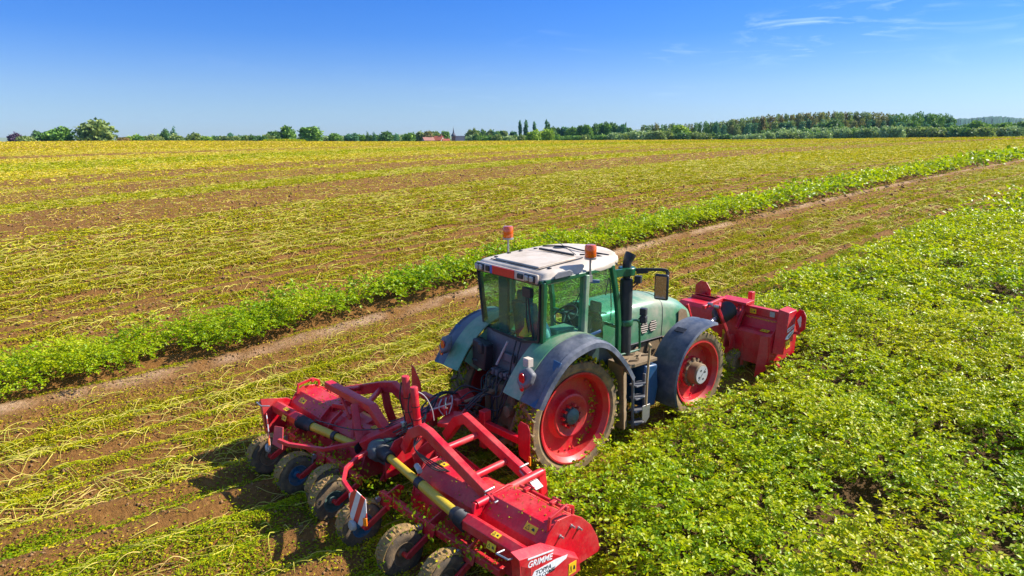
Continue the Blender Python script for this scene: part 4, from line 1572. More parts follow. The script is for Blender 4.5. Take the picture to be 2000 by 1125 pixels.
def build_rear():
    root = empty('haulm_topper', (-1.0, 0, 0), R(6.0))
    tag(root, 'big red folding haulm topper with yellow shafts mounted behind the tractor', 'topper')
    red = M['red']
    # ---- gauge wheels in a line across the rear
    for (u, w, mt) in ((-2.24, 2.20, M['tan']), (-2.22, 1.36, M['hubblue']), (-2.10, .72, M['tan']), (-2.22, .40, M['hub']), (-2.26, -.34, M['hubblue']), (-2.24, -1.16, M['tan']), (-2.19, -1.86, M['tan'])):
        gauge_wheel(root, u, w, mt)
    g = MB()
    g.bar((-1.88, 2.35, .47), (-1.88, .25, .47), .09, .09)
    g.build('toolbar', red, root, .008)
    g = MB()
    g.bar((-1.88, -.25, .47), (-1.88, -2.45, .47), .09, .09)
    g.build('toolbar', red, root, .008)
    for w in (2.0, 1.15, .55, -.45, -1.3, -1.98):
        g = MB()
        g.prism([(-1.95, w, .38), (-1.80, w, .36), (-1.66, w, .56), (-1.74, w, .62), (-1.92, w, .56)], (0, .02, 0))
        g.prism([(-1.97, w - .1, .40), (-1.97, w + .1, .40), (-1.93, w + .11, .55), (-1.93, w - .11, .55)], (.015, 0, 0))
        g.build('wheel_bracket', M['red_dusty'], root, .004)
        g = MB()
        g.lathe([(.0, -.015), (.036, -.015), (.036, .015), (.0, .015)], (-1.99, w + .1, .48), (0, 1, 0), 14)
        g.tube([(-1.99, w + .1, .50), (-2.02, w + .13, .34)], .014, 8)
        g.build('adjuster', M['steel'], root)
    # ---- rotor housings
    prof = [(-.70, .40), (-.78, .60), (-.92, .76), (-1.14, .885), (-1.40, .875), (-1.56, .74), (-1.66, .50), (-1.68, .28)]
    for s in (-1, 1):
        wo = 2.71
        g = MB()
        ws = [s * 1.80, s * 2.25, s * wo]
        rows = [[(u, w, z) for w in ws] for u, z in prof]
        g.sheet(rows, .012 * (1 if s > 0 else -1))
        ho = g.build('rotor_hood', red, root, .004, smooth=25)
        g = MB()
        ws = [s * .58, s * 1.2, s * 1.79]
        rows = [[(-1.18 + (u + 1.18) * .94, w, z - .055) for w in ws] for u, z in prof]
        g.sheet(rows, .012 * (1 if s > 0 else -1))
        hi = g.build('inner_hood', red, root, .004, smooth=25)
        g = MB()
        pr2 = [(-1.18 + (u + 1.18) * 1.03, z + .03) for u, z in prof]
        g.prism([(u, s * 1.795, z) for u, z in pr2] + [(-1.62, s * 1.795, .40), (-1.52, s * 1.795, .68), (-1.36, s * 1.795, .80), (-1.14, s * 1.795, .81), (-.95, s * 1.795, .70), (-.82, s * 1.795, .55)], (0, s * -.025, 0))
        g.build('hood_rib', red, root, .004)
        g = MB()
        g.prism([(-1.18 + (u + 1.18) * .97, s * .57, z - .03) for u, z in prof] + [(-.9, s * .57, .25)], (0, s * -.02, 0))
        g.build('inner_plate', red, root, .006)
        # hinges and rails along the hood
        g = MB()
        g.bar((-1.02, s * 1.85, .875), (-1.02, s * 2.62, .875), .03, .035)
        for w in (2.0, 2.4):
            g.box((-1.05, s * w, .90), (.10, .05, .035))
            g.tube([(-1.0, s * (w - .06), .915), (-1.0, s * (w + .06), .915)], .014, 8)
        g.build('hood_hinge', red, ho, .004)
        g = MB()
        for k in range(9):
            w = s * (1.86 + .1 * k)
            g.prism([(-.70, w, .42), (-.60, w, .36), (-.62, w, .30), (-.70, w, .34)], (0, .05, 0))
        g.build('front_flap', M['red_dusty'], ho)
        # triangular stays inside
        if s > 0:
            for (a, b) in (((-1.60, 1.62, .62), (-1.15, 1.25, .95)), ((-1.62, 1.22, .58), (-1.1, .85, .92))):
                g = MB()
                g.bar(a, b, .03, .07)
                g.build('stay', red, root, .004)
            g = MB()
            g.path([(-1.36, 1.78, .84), (-1.40, 1.66, .95), (-1.36, 1.40, .98)], .05, .06)
            g.path([(-1.66, 1.55, .55), (-1.52, 1.50, .80), (-1.40, 1.44, .92)], .04, .05)
            g.build('stay', red, root, .004)
        # end plate
        g = MB()
        pl = [(-.62, .26), (-.68, .46), (-.80, .66), (-.96, .82), (-1.14, .93), (-1.36, .955), (-1.50, .86), (-1.64, .62), (-1.70, .28)]
        g.prism([(u, s * 2.715, z) for u, z in pl], (0, s * .018, 0))
        ep = g.build('end_plate', red, root, .004)
        g = MB()
        for u, z in ((-1.32, .76), (-1.14, .80), (-1.02, .72)):
            g.lathe([(.022, 0), (.022, .01), (.013, .012), (.012, .05), (0, .052)], (u, s * 2.733, z), (0, s, 0), 10)
        g.build('bolts', M['steel'], ep)
        g = MB()
        g.path([(-1.46, s * 2.70, .86), (-1.44, s * 2.70, 1.0), (-1.18, s * 2.70, 1.04), (-1.08, s * 2.70, .98), (-1.08, s * 2.70, .90)], .04, .022, (0, 1, 0))
        g.tube([(-1.20, s * 2.66, 1.02), (-1.20, s * 2.74, 1.02)], .03, 10)
        g.build('lift_bracket', red, ep, .004)
        # belt cover with sloping lid
        g = MB()
        a = [(-2.05, .93), (-1.62, .83), (-1.08, .46), (-1.05, .30), (-1.98, .22)]
        b = [(-2.03, .875), (-1.66, .785), (-1.14, .46), (-1.10, .30), (-1.98, .22)]
        P = [Vector((u, s * 2.735, z)) for u, z in a] + [Vector((u, s * 2.84, z)) for u, z in b]
        f = [(0, 1, 2, 3, 4), (9, 8, 7, 6, 5)] + [(i, (i + 1) % 5, 5 + (i + 1) % 5, 5 + i) for i in range(5)]
        g.add(P, f)
        bc = g.build('belt_cover', red, root, .006, smooth=20)
        yf = s * 2.8415
        xd = (1, 0, -.22) if s < 0 else (-1, 0, .22)
        if s < 0:
            text_mesh('GRIMME', .092, 'lettering', M['white'], bc, (-1.92, yf, .735), (1, 0, -.20), (.2, 0, 1), .12, wscale=1.08)
            g = MB()
            g.prism([(-1.915, yf, .822), (-1.545, yf, .748), (-1.54, yf, .764), (-1.91, yf, .84)], (0, s * .002, 0))
            g.build('lettering_bar', M['white'], bc)
            g = MB()
            g.prism([(-2.0, yf, .49), (-1.92, yf, .54), (-1.82, yf, .655), (-1.50, yf, .635), (-1.32, yf, .60), (-1.34, yf, .565), (-1.52, yf, .54), (-1.80, yf, .515), (-1.90, yf, .48), (-1.98, yf, .45)], (0, s * .0015, 0))
            sw = g.build('lettering_panel', M['white'], bc, smooth=0)
            text_mesh('TOPPA', .066, 'lettering', M['ink'], sw, (-1.81, yf - .002, .60), (1, 0, -.12), (.12, 0, 1), .1, wscale=1.15)
            text_mesh('800 COMBI', .058, 'lettering', M['ink'], sw, (-1.83, yf - .002, .545), (1, 0, -.08), (.08, 0, 1), .1, wscale=1.1)
            sticker(bc, (-1.24, yf, .40), (1, 0, -.05), (0, 0, 1), .12, .13)
        g = MB()
        for k in range(8):
            g.bar((-1.965 + .016 * k, yf, .30), (-1.995 + .016 * k + .012 * k / 8, yf, .80 - .012 * k), .004, .004, (0, 1, 0))
        g.build('cover_ribs', M['red_dusty'], bc)
        # shaft guard between belt cover and bellows
        g = MB()
        x0 = -1.80
        wa, wb = s * 2.72, s * (1.78 if s < 0 else 1.98)
        hexa = [(.10 * math.cos(R(30 + 60 * k)), .10 * math.sin(R(30 + 60 * k))) for k in range(6)]
        g.add([(x0 + du, wa, .73 + dz) for du, dz in hexa] + [(x0 + .03 + du, wb, .71 + dz) for du, dz in hexa], [tuple(range(6)), tuple(reversed(range(6, 12)))] + [(k, (k + 1) % 6, 6 + (k + 1) % 6, 6 + k) for k in range(6)])
        sg = g.build('shaft_guard', red, root, .006, smooth=20)
        sticker(sg, (-1.80 - .096, s * 2.3, .705), (0, -1, 0), (.35, 0, 1), .13, .075)
        sticker(sg, (-1.80 - .04, s * 2.32, .825), (0, -1, 0), (1, 0, .25), .11, .06)
        g = MB()
        g.tube([(-2.02, s * 2.76, .86), (-2.10, s * 2.76, .88), (-2.1, s * 2.60, .87), (-1.98, s * 2.58, .84)], .010, 6)
        g.build('hook', M['steel'], root)
        # stickers on hoods
        sticker(ho, (-1.493, s * 2.48, .812), (0, -1, 0), (.75, 0, .65), .17, .08)
        sticker(hi, (-1.28, s * .74, .842), (0, -1, .0), (1, 0, .02), .17, .08)
    # ---- drive shafts
    def shaft(p, q, bellow_in, bellow_out, nm='drive_shaft'):
        p, q = Vector(p), Vector(q)
        d = (q - p)
        L = d.length
        d.normalize()
        a, b = bellow_in, L - bellow_out
        g = MB()
        g.lathe([(.0, a - .03), (.052, a - .03), (.052, a + (b - a) * .47), (.0, a + (b - a) * .47)], p, d, 20)
        g.lathe([(.0, a + (b - a) * .53), (.062, a + (b - a) * .53), (.062, b + .03), (.0, b + .03)], p, d, 20)
        sh = g.build(nm, M['yellow'], root)
        g = MB()
        g.lathe([(.0, a + (b - a) * .465), (.068, a + (b - a) * .465), (.068, a + (b - a) * .535), (.0, a + (b - a) * .535)], p, d, 20)
        g.build('shaft_collar', M['black'], sh)
        for (t0, t1, r0, r1) in ((0, a, .115, .075), (L, b, .105, .075)):
            g = MB()
            pr = []
            nrib = 7
            for k in range(nrib * 2 + 1):
                t = t0 + (t1 - t0) * .62 * k / (nrib * 2)
                rr = r0 + (r1 - r0) * .3 * k / (nrib * 2)
                pr.append((rr * (1 if k % 2 == 0 else .86), t))
            pr += [(r1 * 1.12, t0 + (t1 - t0) * .66), (r1 * 1.05, t1), (0, t1)]
            g.lathe([(0, t0)] + pr, p, d, 24)
            g.build('bellows', M['black'], sh, smooth=60)
    shaft((-1.50, .32, .74), (-1.79, -1.80, .70), .30, .26)
    shaft((-1.55, .66, .66), (-1.78, 2.02, .70), .10, .30)
    # ---- central gearbox and plates
    g = MB()
    g.box((-1.32, .42, .66), (.34, .42, .30))
    g.lathe([(.15, 0), (.15, .12), (.09, .14), (.09, .2), (0, .2)], (-1.46, .36, .72), (-1, -.2, .05), 20)
    g.box((-1.30, .42, .84), (.26, .3, .06))
    g.build('gearbox', M['cabin'], root, .03)
    g = MB()
    g.prism([(-1.58, .10, .42), (-1.05, .0, .50), (-.80, .02, .78), (-1.05, .06, .98), (-1.42, .10, .92), (-1.55, .14, .70)], (0, -.02, 0))
    g.prism([(-1.25, -.20, .40), (-.85, -.25, .50), (-.75, -.2, .75), (-1.0, -.2, .92), (-1.35, -.2, .80)], (0, .02, 0))
    g.build('side_plate', red, root, .006)
    g = MB()
    g.lathe([(.075, 0), (.075, .006), (0, .006)], (-1.02, -.2, .62), (0, -1, 0), 20)
    g.build('plate_hole', M['ink'], root)
    g = MB()
    g.prism([(-1.05, -.28, .48), (-.92, -.28, .46), (-.92, -.23, .70), (-1.0, -.23, .72)], (0, -.03, 0))
    g.build('gusset', red, root, .004)
    # main spine from the headstock to the gearbox
    g = MB()
    g.path(smooth_path([(.16, .46, .93), (-.30, .38, .98), (-.75, .28, 1.02), (-1.12, .30, .98), (-1.40, .46, .86), (-1.58, .62, .74)], 4), .20, .14)
    g.build('main_beam', red, root, .01)
    g = MB()
    g.prism([(.20, .35, .80), (.20, .56, .80), (.20, .60, 1.02), (.20, .46, 1.12), (.20, .32, 1.02)], (-.22, 0, 0))
    g.path([(-.1, .40, 1.02), (-.2, .42, 1.08), (-.42, .36, 1.10)], .12, .08)
    g.build('hitch_head', red, root, .01)
    g = MB()
    g.bar((-.08, 1.25, .86), (-.16, -1.14, .86), .08, .10)
    g.build('headstock_bar', red, root, .008)
    g = MB()
    g.bar((-.12, -.26, .50), (-.12, -.26, 1.06), .12, .13, (1, 0, 0))
    g.build('headstock_post', red, root, .008)
    g = MB()
    g.bar((-.12, .95, .45), (-.10, .95, .92), .10, .10, (1, 0, 0))
    g.build('headstock_post', red, root, .008)
    # plates at both ends of the headstock
    g = MB()
    g.prism([(-.20, -1.02, .66), (-.20, -1.20, .60), (-.24, -1.26, .66), (-.24, -1.26, 1.10), (-.22, -1.20, 1.16), (-.20, -1.05, 1.16), (-.20, -1.0, 1.08), (-.20, -1.0, .85)], (.015, .01, 0))
    mp_ = g.build('marker_plate', red, root, .004)
    g = MB()
    g.box((-.245, -1.262, .68), (.02, .03, .13))
    g.build('reflector', M['orange'], mp_, .003)
    g = MB()
    g.prism([(-.10, 1.50, 1.30), (-.10, 1.42, 1.27), (-.12, 1.24, 1.06), (-.12, 1.22, .84), (-.10, 1.36, .80), (-.10, 1.50, .88)], (.015, .01, 0))
    g.build('marker_plate', red, root, .004)
    # ---- upright rams
    for (b0, t0) in (((-1.07, .21, .92), (-1.12, .21, 1.71)), ((-1.15, -.08, .95), (-1.19, -.07, 1.65))):
        g = MB()
        b0, t0 = Vector(b0), Vector(t0)
        g.tube([b0, b0 + (t0 - b0) * .38, b0 + (t0 - b0) * .385, t0 - Vector((0, 0, .01)), t0], [.058, .058, .054, .054, .048], 20)
        ram = g.build('ram', red, root)
        g = MB()
        for q in (.12, .36, .62):
            c = b0 + (t0 - b0) * q
            g.lathe([(.0595, -.006), (.0605, 0), (.0595, .006)], c, (t0 - b0), 20, closed=False)
        g.build('ram_seam', M['ink'], ram)
        g = MB()
        g.box(b0 + Vector((-.09, .02, .08)), (.09, .06, .13))
        g.build('ram_valve', M['steel'], ram, .008)
        g = MB()
        g.tube(smooth_path([t0 + Vector((-.055, .02, -.08)), t0 + Vector((-.08, .03, -.3)), b0 + Vector((-.07, .03, .2)), b0 + Vector((-.12, -.05, .02))], 5), .010, 6)
        g.build('ram_hose', M['black'], ram)
    # ---- lifting arms, right wing
    def arm(pts, w=.10, h=.135, nm='lift_arm'):
        q = MB()
        q.path(pts, w, h)
        return q.build(nm, red, root, .01)
    arm([(-1.33, -.02, .80), (-1.34, -.22, 1.10), (-1.35, -.45, 1.235), (-1.36, -.60, 1.22), (-1.40, -1.84, .80)])
    arm([(-.74, -.16, .84), (-.74, -.40, 1.14), (-.75, -.58, 1.235), (-.75, -.68, 1.20), (-.72, -1.70, .81)])
    for (w, z, r) in ((-.84, 1.09, .042), (-1.36, .91, .042)):
        g = MB()
        g.tube([(-1.36, w, z), (-.74, w, z)], r, 16)
        g.build('cross_tube', red, root)
    g = MB()
    g.tube([(-1.62, -1.76, .84), (-.56, -1.76, .84)], .048, 16)
    g.build('hinge_tube', red, root)
    for u, w0 in ((-1.40, -1.84), (-.72, -1.72)):
        g = MB()
        g.bar((u, w0 + .12, .88), (u, w0 - .16, .72), .13, .03)
        g.lathe([(.0, -.075), (.014, -.075), (.014, .075), (0, .075)], (u, w0 + .10, .93), (1, 0, 0), 10)
        g.lathe([(.0, -.075), (.014, -.075), (.014, .075), (0, .075)], (u, w0 - .06, .86), (1, 0, 0), 10)
        g.build('hinge_fork', M['steel'], root, .004)
    for u, q in ((-1.60, -.15), (-.57, .02)):
        g = MB()
        g.path([(u, -1.76, .86), (u + q * .5, -1.79, .62), (u + q, -1.80, .34)], .05, .12, (1, 0, 0))
        g.build('hinge_leg', red, root, .008)
    g = MB()
    g.bar((-1.05, -.45, .92), (-1.02, -1.32, .70), .10, .012)
    g.bar((-1.10, -.45, .93), (-1.07, -1.32, .71), .012, .05)
    g.bar((-1.00, -.45, .93), (-.97, -1.32, .71), .012, .05)
    g.build('tie_channel', red, root)
    # ---- lifting arms, left wing
    arm([(-1.33, .40, .92), (-1.35, .70, 1.18), (-1.36, 1.88, 1.22)], .13, .10)
    arm([(-.74, .56, .86), (-.75, .82, 1.16), (-.76, 1.02, 1.24), (-.76, 1.30, 1.17), (-.76, 2.40, .79)], .10, .16)
    g = MB()
    g.tube([(-.76, 1.36, 1.12), (-1.36, .86, 1.16)], .042, 14)
    g.build('cross_tube', red, root)
    g = MB()
    g.tube([(-.70, 1.95, .95), (-1.36, 1.72, 1.16)], .040, 14)
    g.build('cross_tube', red, root)
    g = MB()
    g.path([(-.74, 1.30, 1.08), (-.72, 1.28, .85), (-.66, 1.25, .60)], .05, .12, (1, 0, 0))
    g.build('hinge_leg', red, root, .008)
    g = MB()
    g.bar((-1.44, 1.02, 1.17), (-1.60, .62, .50), .10, .085, (0, 0, 1))
    g.build('prop_post', red, root, .008)
    g = MB()
    g.bar((-1.38, 1.50, 1.16), (-1.46, 1.12, .92), .03, .05)
    g.bar((-1.38, 1.1, 1.1), (-1.55, .95, .60), .04, .06)
    g.build('prop_post', red, root, .006)
    # ---- rear warning boards on their brackets
    g = MB()
    g.path([(-1.18, .40, .76), (-1.50, .40, .74), (-1.80, .38, .72), (-2.07, .24, .70), (-2.26, -.02, .70), (-2.33, -.34, .68)], .05, .05)
    g.path([(-1.42, .30, .72), (-1.42, .30, .40), (-1.50, .30, .28)], .10, .03, (0, 1, 0))
    br = g.build('board_bracket', red, root, .005)

    def board(c, rz, w, h, parent, tilt=0):
        rot = Matrix.Rotation(rz, 3, 'Z') @ Matrix.Rotation(tilt, 3, 'X')
        q = MB()
        # local: x depth, y width, z height
        pts = [(-.5, -.42), (-.12, -.5), (.5, -.32), (.5, .34), (.1, .5), (-.5, .30)]
        P = [Vector(c) + rot @ Vector((0, y * w, z * h)) for y, z in pts]
        q.prism(P, rot @ Vector((.012, 0, 0)))
        o = q.build('warning_board', M['stripes'], parent, .002)
        q = MB()
        q.box(Vector(c) + rot @ Vector((-.005, -.42 * w, -.32 * h)), (.025, .05, .10), rot)
        q.build('reflector', M['orange'], o, .004)
        q = MB()
        q.lathe([(.0, .0), (.06, .0), (.068, .02), (.05, .05), (0, .055)], Vector(c) + rot @ Vector((.0, .3 * w, -.5 * h)), rot @ Vector((-1, .3, 0)), 18)
        q.build('marker_lamp', M['hubcap'], o)
        return o
    board((-2.40, -.56, .62), .35, .24, .46, br)
    g = MB()
    g.path([(-1.28, .66, .76), (-1.58, .70, .74), (-2.0, .93, .70), (-2.26, 1.41, .70), (-2.30, 1.64, .70)], .05, .05)
    bl = g.build('board_bracket', red, root, .005)
    g = MB()
    g.prism([(-2.30, 1.56, .58), (-2.33, 1.80, .60), (-2.22, 1.92, .80), (-2.20, 1.70, .84)], (.015, 0, 0))
    g.build('bracket_plate', M['red_dusty'], bl, .004)
    board((-2.28, 2.02, .72), -.35, .16, .50, bl, -.35)
    # chopped leaves lying on the decks and arms
    gl = np.random.default_rng(77)
    n = 700
    pts = []
    P_ = np.array(prof)
    for s in (-1, 1):
        for k in range(n):
            if gl.random() < .6:
                u = -.85 - .75 * gl.random()
                z = float(np.interp(-u, -P_[::-1, 0][::-1], P_[:, 1])) + .004 - (.05 if gl.random() < 0 else 0)
                w = s * (1.84 + .85 * gl.random() ** 1.5)
            else:
                u = -.85 - .7 * gl.random()
                z = float(np.interp(-(-1.18 + (u + 1.18) / .94), -P_[::-1, 0][::-1], P_[:, 1])) - .05
                w = s * (.6 + 1.15 * gl.random())
            pts.append((u, w, z))
    bits = add_leaf_bits('deck_leaves', pts, root, .028, seed=31)
    tag(bits, kind='stuff')
    pts = []
    for k in range(900):
        w = -2.4 + 4.7 * gl.random()
        pts.append((-1.88 + .12 * gl.normal(), w, .50 + .05 * abs(gl.normal())))
    bits = add_leaf_bits('deck_leaves', pts, root, .045, seed=32)
    tag(bits, kind='stuff')
    # ---- hoses, wires and small fittings
    gg = np.random.default_rng(21)
    g = MB()
    for k in range(9):
        w = .55 - .08 * k
        g.tube(smooth_path([(.05, .46 + .02 * k, 1.05), (-.35, .42 + .03 * gg.normal(), 1.16 + .05 * gg.random()), (-.7, .3 + .05 * gg.normal(), 1.10 + .06 * gg.random()), (-1.05, w * .6, 1.06), (-1.35, w, .95 + .05 * gg.random())], 5), .0085, 6)
    for k in range(4):
        g.tube(smooth_path([(-1.36, -.30 - .04 * k, 1.10), (-1.48, -.45, 1.0), (-1.46, -.75 - .05 * k, .85 + .03 * k), (-1.30, -.95, .80)], 5), .008, 6)
    g.tube(smooth_path([(-1.4, .35, 1.0), (-1.55, .75, .9), (-1.62, 1.1, .85), (-1.70, 1.7, .80)], 5), .008, 6)
    g.build('hydraulic_hose', M['black'], root)
    g = MB()
    for k in range(3):
        e = .06 * gg.normal()
        g.tube(smooth_path([(-.30 - .10 * k + e, .30 - e, 1.08), (-.34 - .09 * k, .22 + e, 1.17 + .05 * gg.random()), (-.42 - .12 * k, .10, 1.16 + e), (-.50 - .05 * k, .06 - e, 1.02)], 4), .008, 6)
    g.tube([(-.75, .18, 1.12), (-.62, -.15, 1.28)], .010, 6)
    g.tube(smooth_path([(-1.18, -.02, 1.6), (-1.05, -.1, 1.5), (-.95, -.12, 1.3), (-.9, -.1, 1.1)], 4), .008, 6)
    g.build('steel_pipe', M['hubcap'], root)
    g = MB()
    for u, w, z in ((-.4, .18, 1.07), (-.55, .12, 1.07), (-.9, .45, 1.06), (-.2, .25, 1.05)):
        g.box((u, w, z), (.08, .10, .10))
    g.build('valve_block', M['red_dusty'], root, .01)
    g = MB()
    g.bar((-.35, .1, .98), (-.75, -.12, .98), .20, .06)
    g.bar((-.28, -.02, 1.0), (-.60, -.2, .98), .03, .12)
    g.build('linkage_plate', red, root, .006)
    g = MB()
    g.tube([(-1.56, -.58, .86), (-1.60, -.70, .84)], .035, 12)
    g.build('lamp', M['hubcap'], root)
    return root


rear = build_rear()


def build_front():
    root = empty('front_topper', (5.2, -.10, .30))
    tag(root, 'red front mounted topper with white label side box ahead of the tractor nose', 'topper')
    red = M['red']
    O_ = Vector((5.2, -.10, .30))
    L = lambda p: tuple(Vector(p) - O_)
    LL = lambda ps: [L(p) for p in ps]
    # hood
    prof = [(5.30, 1.60), (5.12, 1.58), (5.08, 1.42), (4.98, 1.26), (4.84, 1.235), (4.80, 1.19), (4.78, .62)]
    g = MB()
    g.sheet([LL([(x, y, z) for y in (-1.16, -.8, -.42)]) for x, z in prof], -.012)
    deck = [(5.62, 1.42), (5.5, 1.50), (4.92, 1.50), (4.84, 1.44), (4.80, 1.19), (4.78, .62)]
    g.sheet([LL([(x, y, z) for y in (-.42, .3, .98)]) for x, z in deck], -.012)
    g.prism(LL([(x, -1.16, z) for x, z in ((5.3, 1.6), (5.55, 1.5), (5.75, 1.1), (5.7, .7), (4.78, .62), (4.8, 1.2), (5.08, 1.42))]), (0, .012, 0))
    g.sheet([LL([(x, y, z) for y in (-1.16, .98)]) for x, z in ((5.30, 1.60), (5.52, 1.52), (5.72, 1.2), (5.72, .7))], .012)
    hood = g.build('rotor_hood', red, root, .005, smooth=25)
    g = MB()
    g.bar(L((5.10, -.44, 1.56)), L((5.10, -1.16, 1.56)), .10, .15)
    g.bar(L((5.30, .98, 1.53)), L((5.30, -.4, 1.53)), .05, .06)
    g.build('top_beam', red, root, .008)
    g = MB()
    ge = np.random.default_rng(3)
    for k in range(22):
        y = -.46 - .031 * k
        e = .012 + .02 * ge.random()
        g.prism(LL([(5.072, y, 1.425), (5.07, y - .02, 1.425), (5.06, y - .012, 1.425 - e)]), (.008, 0, .004))
    g.build('edge_strip', M['sticker'], hood)
    # right end box
    g = MB()
    a = LL([(4.98, -1.17, 1.70), (5.28, -1.17, 1.72), (5.20, -1.17, .88), (4.86, -1.17, .86)])
    b = LL([(5.02, -1.36, 1.66), (5.30, -1.36, 1.68), (5.22, -1.36, .90), (4.92, -1.36, .88)])
    g.add(a + b, [(0, 1, 2, 3), (7, 6, 5, 4)] + [(i, (i + 1) % 4, 4 + (i + 1) % 4, 4 + i) for i in range(4)])
    eb = g.build('end_box', red, root, .012, smooth=20)
    yf = -1.363
    g = MB()
    g.prism(LL([(5.00, yf, 1.36), (5.24, yf, 1.42), (5.24, yf, 1.36), (5.01, yf, 1.29)]), (0, -.002, 0))
    lab = g.build('label', M['white'], eb, smooth=0)
    g = MB()
    for k in range(5):
        g.prism(LL([(5.02 + .04 * k, yf - .002, 1.31 + .011 * k), (5.045 + .04 * k, yf - .002, 1.317 + .011 * k), (5.048 + .04 * k, yf - .002, 1.352 + .011 * k), (5.022 + .04 * k, yf - .002, 1.345 + .011 * k)]), (0, -.001, 0))
    g.build('label_print', M['plate_red'], lab, smooth=0)
    g = MB()
    g.prism(LL([(4.95, yf, 1.17), (5.06, yf, 1.16), (5.22, yf, 1.25), (5.25, yf, 1.33), (5.10, yf, 1.28), (4.98, yf, 1.22)]), (0, -.002, 0))
    lab = g.build('label', M['white'], eb, smooth=0)
    g = MB()
    g.bar(L((5.03, yf - .002, 1.20)), L((5.18, yf - .002, 1.27)), .003, .014)
    g.bar(L((5.05, yf - .002, 1.18)), L((5.16, yf - .002, 1.235)), .003, .010)
    g.build('label_print', M['ink'], lab, smooth=0)
    sticker(eb, L((5.06, yf, 1.06)), (1, 0, .2), (0, 0, 1), .14, .15)
    # right marker board and left one
    for (y0, x0, z0, w, h, st) in ((-1.42, 5.34, 1.47, .24, .42, True), (.86, 5.50, 1.55, .44, .55, False)):
        g = MB()
        pts = [(-.5, -.30), (-.15, -.5), (.3, -.5), (.5, -.2), (.5, .3), (.2, .5), (-.2, .5), (-.5, .25)]
        P = [L((x0 + .08 * y, y0 + y * w, z0 + z * h)) for y, z in pts]
        g.prism(P, (.015, 0, 0))
        mb = g.build('marker_board', red, root, .004)
        if st:
            g = MB()
            g.prism([L((x0 - .003, y0 + y, z0 + z)) for y, z in ((.06, .0), (.0, -.13), (-.06, -.04), (.0, .10))], (-.004, 0, 0))
            g.prism([L((x0 - .005, y0 + y, z0 + z)) for y, z in ((-.04, .12), (-.08, .04), (-.10, .06), (-.10, .13), (-.06, .19))], (-.004, 0, 0))
            g.build('reflective_patch', M['white'], mb, smooth=0)
        g = MB()
        g.path(LL([(x0 + .02, y0, z0 - .1), (x0 + .02, y0 * .985, z0 - .24), (5.28, y0 * .86, z0 - .26)]), .06, .05, (1, 0, 0))
        if not st:
            g.bar(L((x0 - .03, y0 - .08, z0 - .28)), L((x0 - .03, y0 - .06, z0 + .05)), .07, .06)
            g.bar(L((x0 - .03, y0 + .12, z0 - .28)), L((x0 - .03, y0 + .10, z0 - .02)), .06, .06)
        g.build('board_bracket', red, mb, .005)
    g = MB()
    g.bar(L((6.3, .20, 1.18)), L((6.3, .20, 1.60)), .10, .12, (1, 0, 0))
    g.path(LL([(6.3, .2, 1.2), (5.9, .15, 1.18), (5.5, .1, 1.15)]), .10, .08)
    g.build('marker_post', red, root, .008)
    # A-frame and top link to the tractor nose
    g = MB()
    g.bar(L((4.18, -.10, 1.66)), L((5.10, .05, 1.68)), .06, .07)
    g.bar(L((4.22, -.42, 1.72)), L((4.60, -.18, 1.68)), .05, .06)
    g.bar(L((5.12, -.45, 1.62)), L((5.12, .25, 1.66)), .10, .05)
    g.build('top_link', red, root, .008)
    g = MB()
    g.bar(L((4.28, -.34, 1.70)), L((4.66, -.42, .98)), .05, .06)
    g.build('a_frame_leg', red, root, .008)
    g = MB()
    g.bar(L((5.10, -.30, 1.62)), L((4.82, -.34, 1.15)), .05, .05)
    g.build('a_frame_leg', red, root, .008)
    g = MB()
    g.bar(L((4.28, .34, 1.62)), L((4.66, .42, .98)), .05, .06)
    g.build('a_frame_leg', red, root, .008)
    g = MB()
    for y in (-.45, -.33, .40):
        g.prism(LL([(4.60, y, .85), (4.78, y, .82), (4.74, y, 1.10), (4.62, y, 1.12)]), (0, .025, 0))
    g.build('hitch_bracket', M['red_dusty'], root, .006)
    g = MB()
    g.lathe([(0, -.015), (.03, -.015), (.03, .08), (0, .08)], L((4.36, -.16, 1.70)), (0, 1, 0), 12)
    g.lathe([(0, -.015), (.03, -.015), (.03, .08), (0, .08)], L((4.22, -.40, 1.72)), (0, 1, 0), 12)
    g.tube([L((4.30, -.20, 1.30)), L((4.15, -.1, 1.25))], .03, 10)
    g.build('link_pin', M['steel'], root)
    g = MB()
    g.path(LL([(5.06, -.42, 1.66), (4.98, -.44, 1.50), (4.76, -.46, 1.22)]), .04, .09, (1, 0, 0))
    g.prism(LL([(4.98, -.50, 1.64), (5.26, -.50, 1.66), (5.26, .10, 1.66), (4.98, .10, 1.64)]), (0, 0, .05))
    g.build('hood_tower', red, root, .006)
    # shaft bellows
    p, q = Vector(L((4.36, -.28, 1.46))), Vector(L((4.95, -.22, 1.56)))
    d = q - p
    g = MB()
    pr = [(0, -.05), (.045, -.05), (.05, .0), (.10, .05)]
    for k in range(10):
        pr.append(((.175 if k % 2 else .135), .09 + .042 * k))
    pr += [(.12, .54), (0, .55)]
    g.lathe(pr, p, d, 26)
    g.build('bellows', M['black'], root, smooth=60)
    g = MB()
    g.tube([p - d.normalized() * .35, p], .035, 12)
    g.build('drive_shaft', M['steel'], root)
    # lower skirt, support wheels
    g = MB()
    g.prism(LL([(4.70, -1.02, 1.20), (4.84, -1.14, 1.20), (4.74, -1.14, .55), (4.60, -1.0, .42)]), (.014, 0, 0))
    g.build('side_skirt', M['red_dusty'], root, .004)
    g = MB()
    g.bar(L((4.9, -1.25, .74)), L((4.75, -1.45, .62)), .05, .02)
    g.build('guide_bar', M['red_dusty'], root, .004)
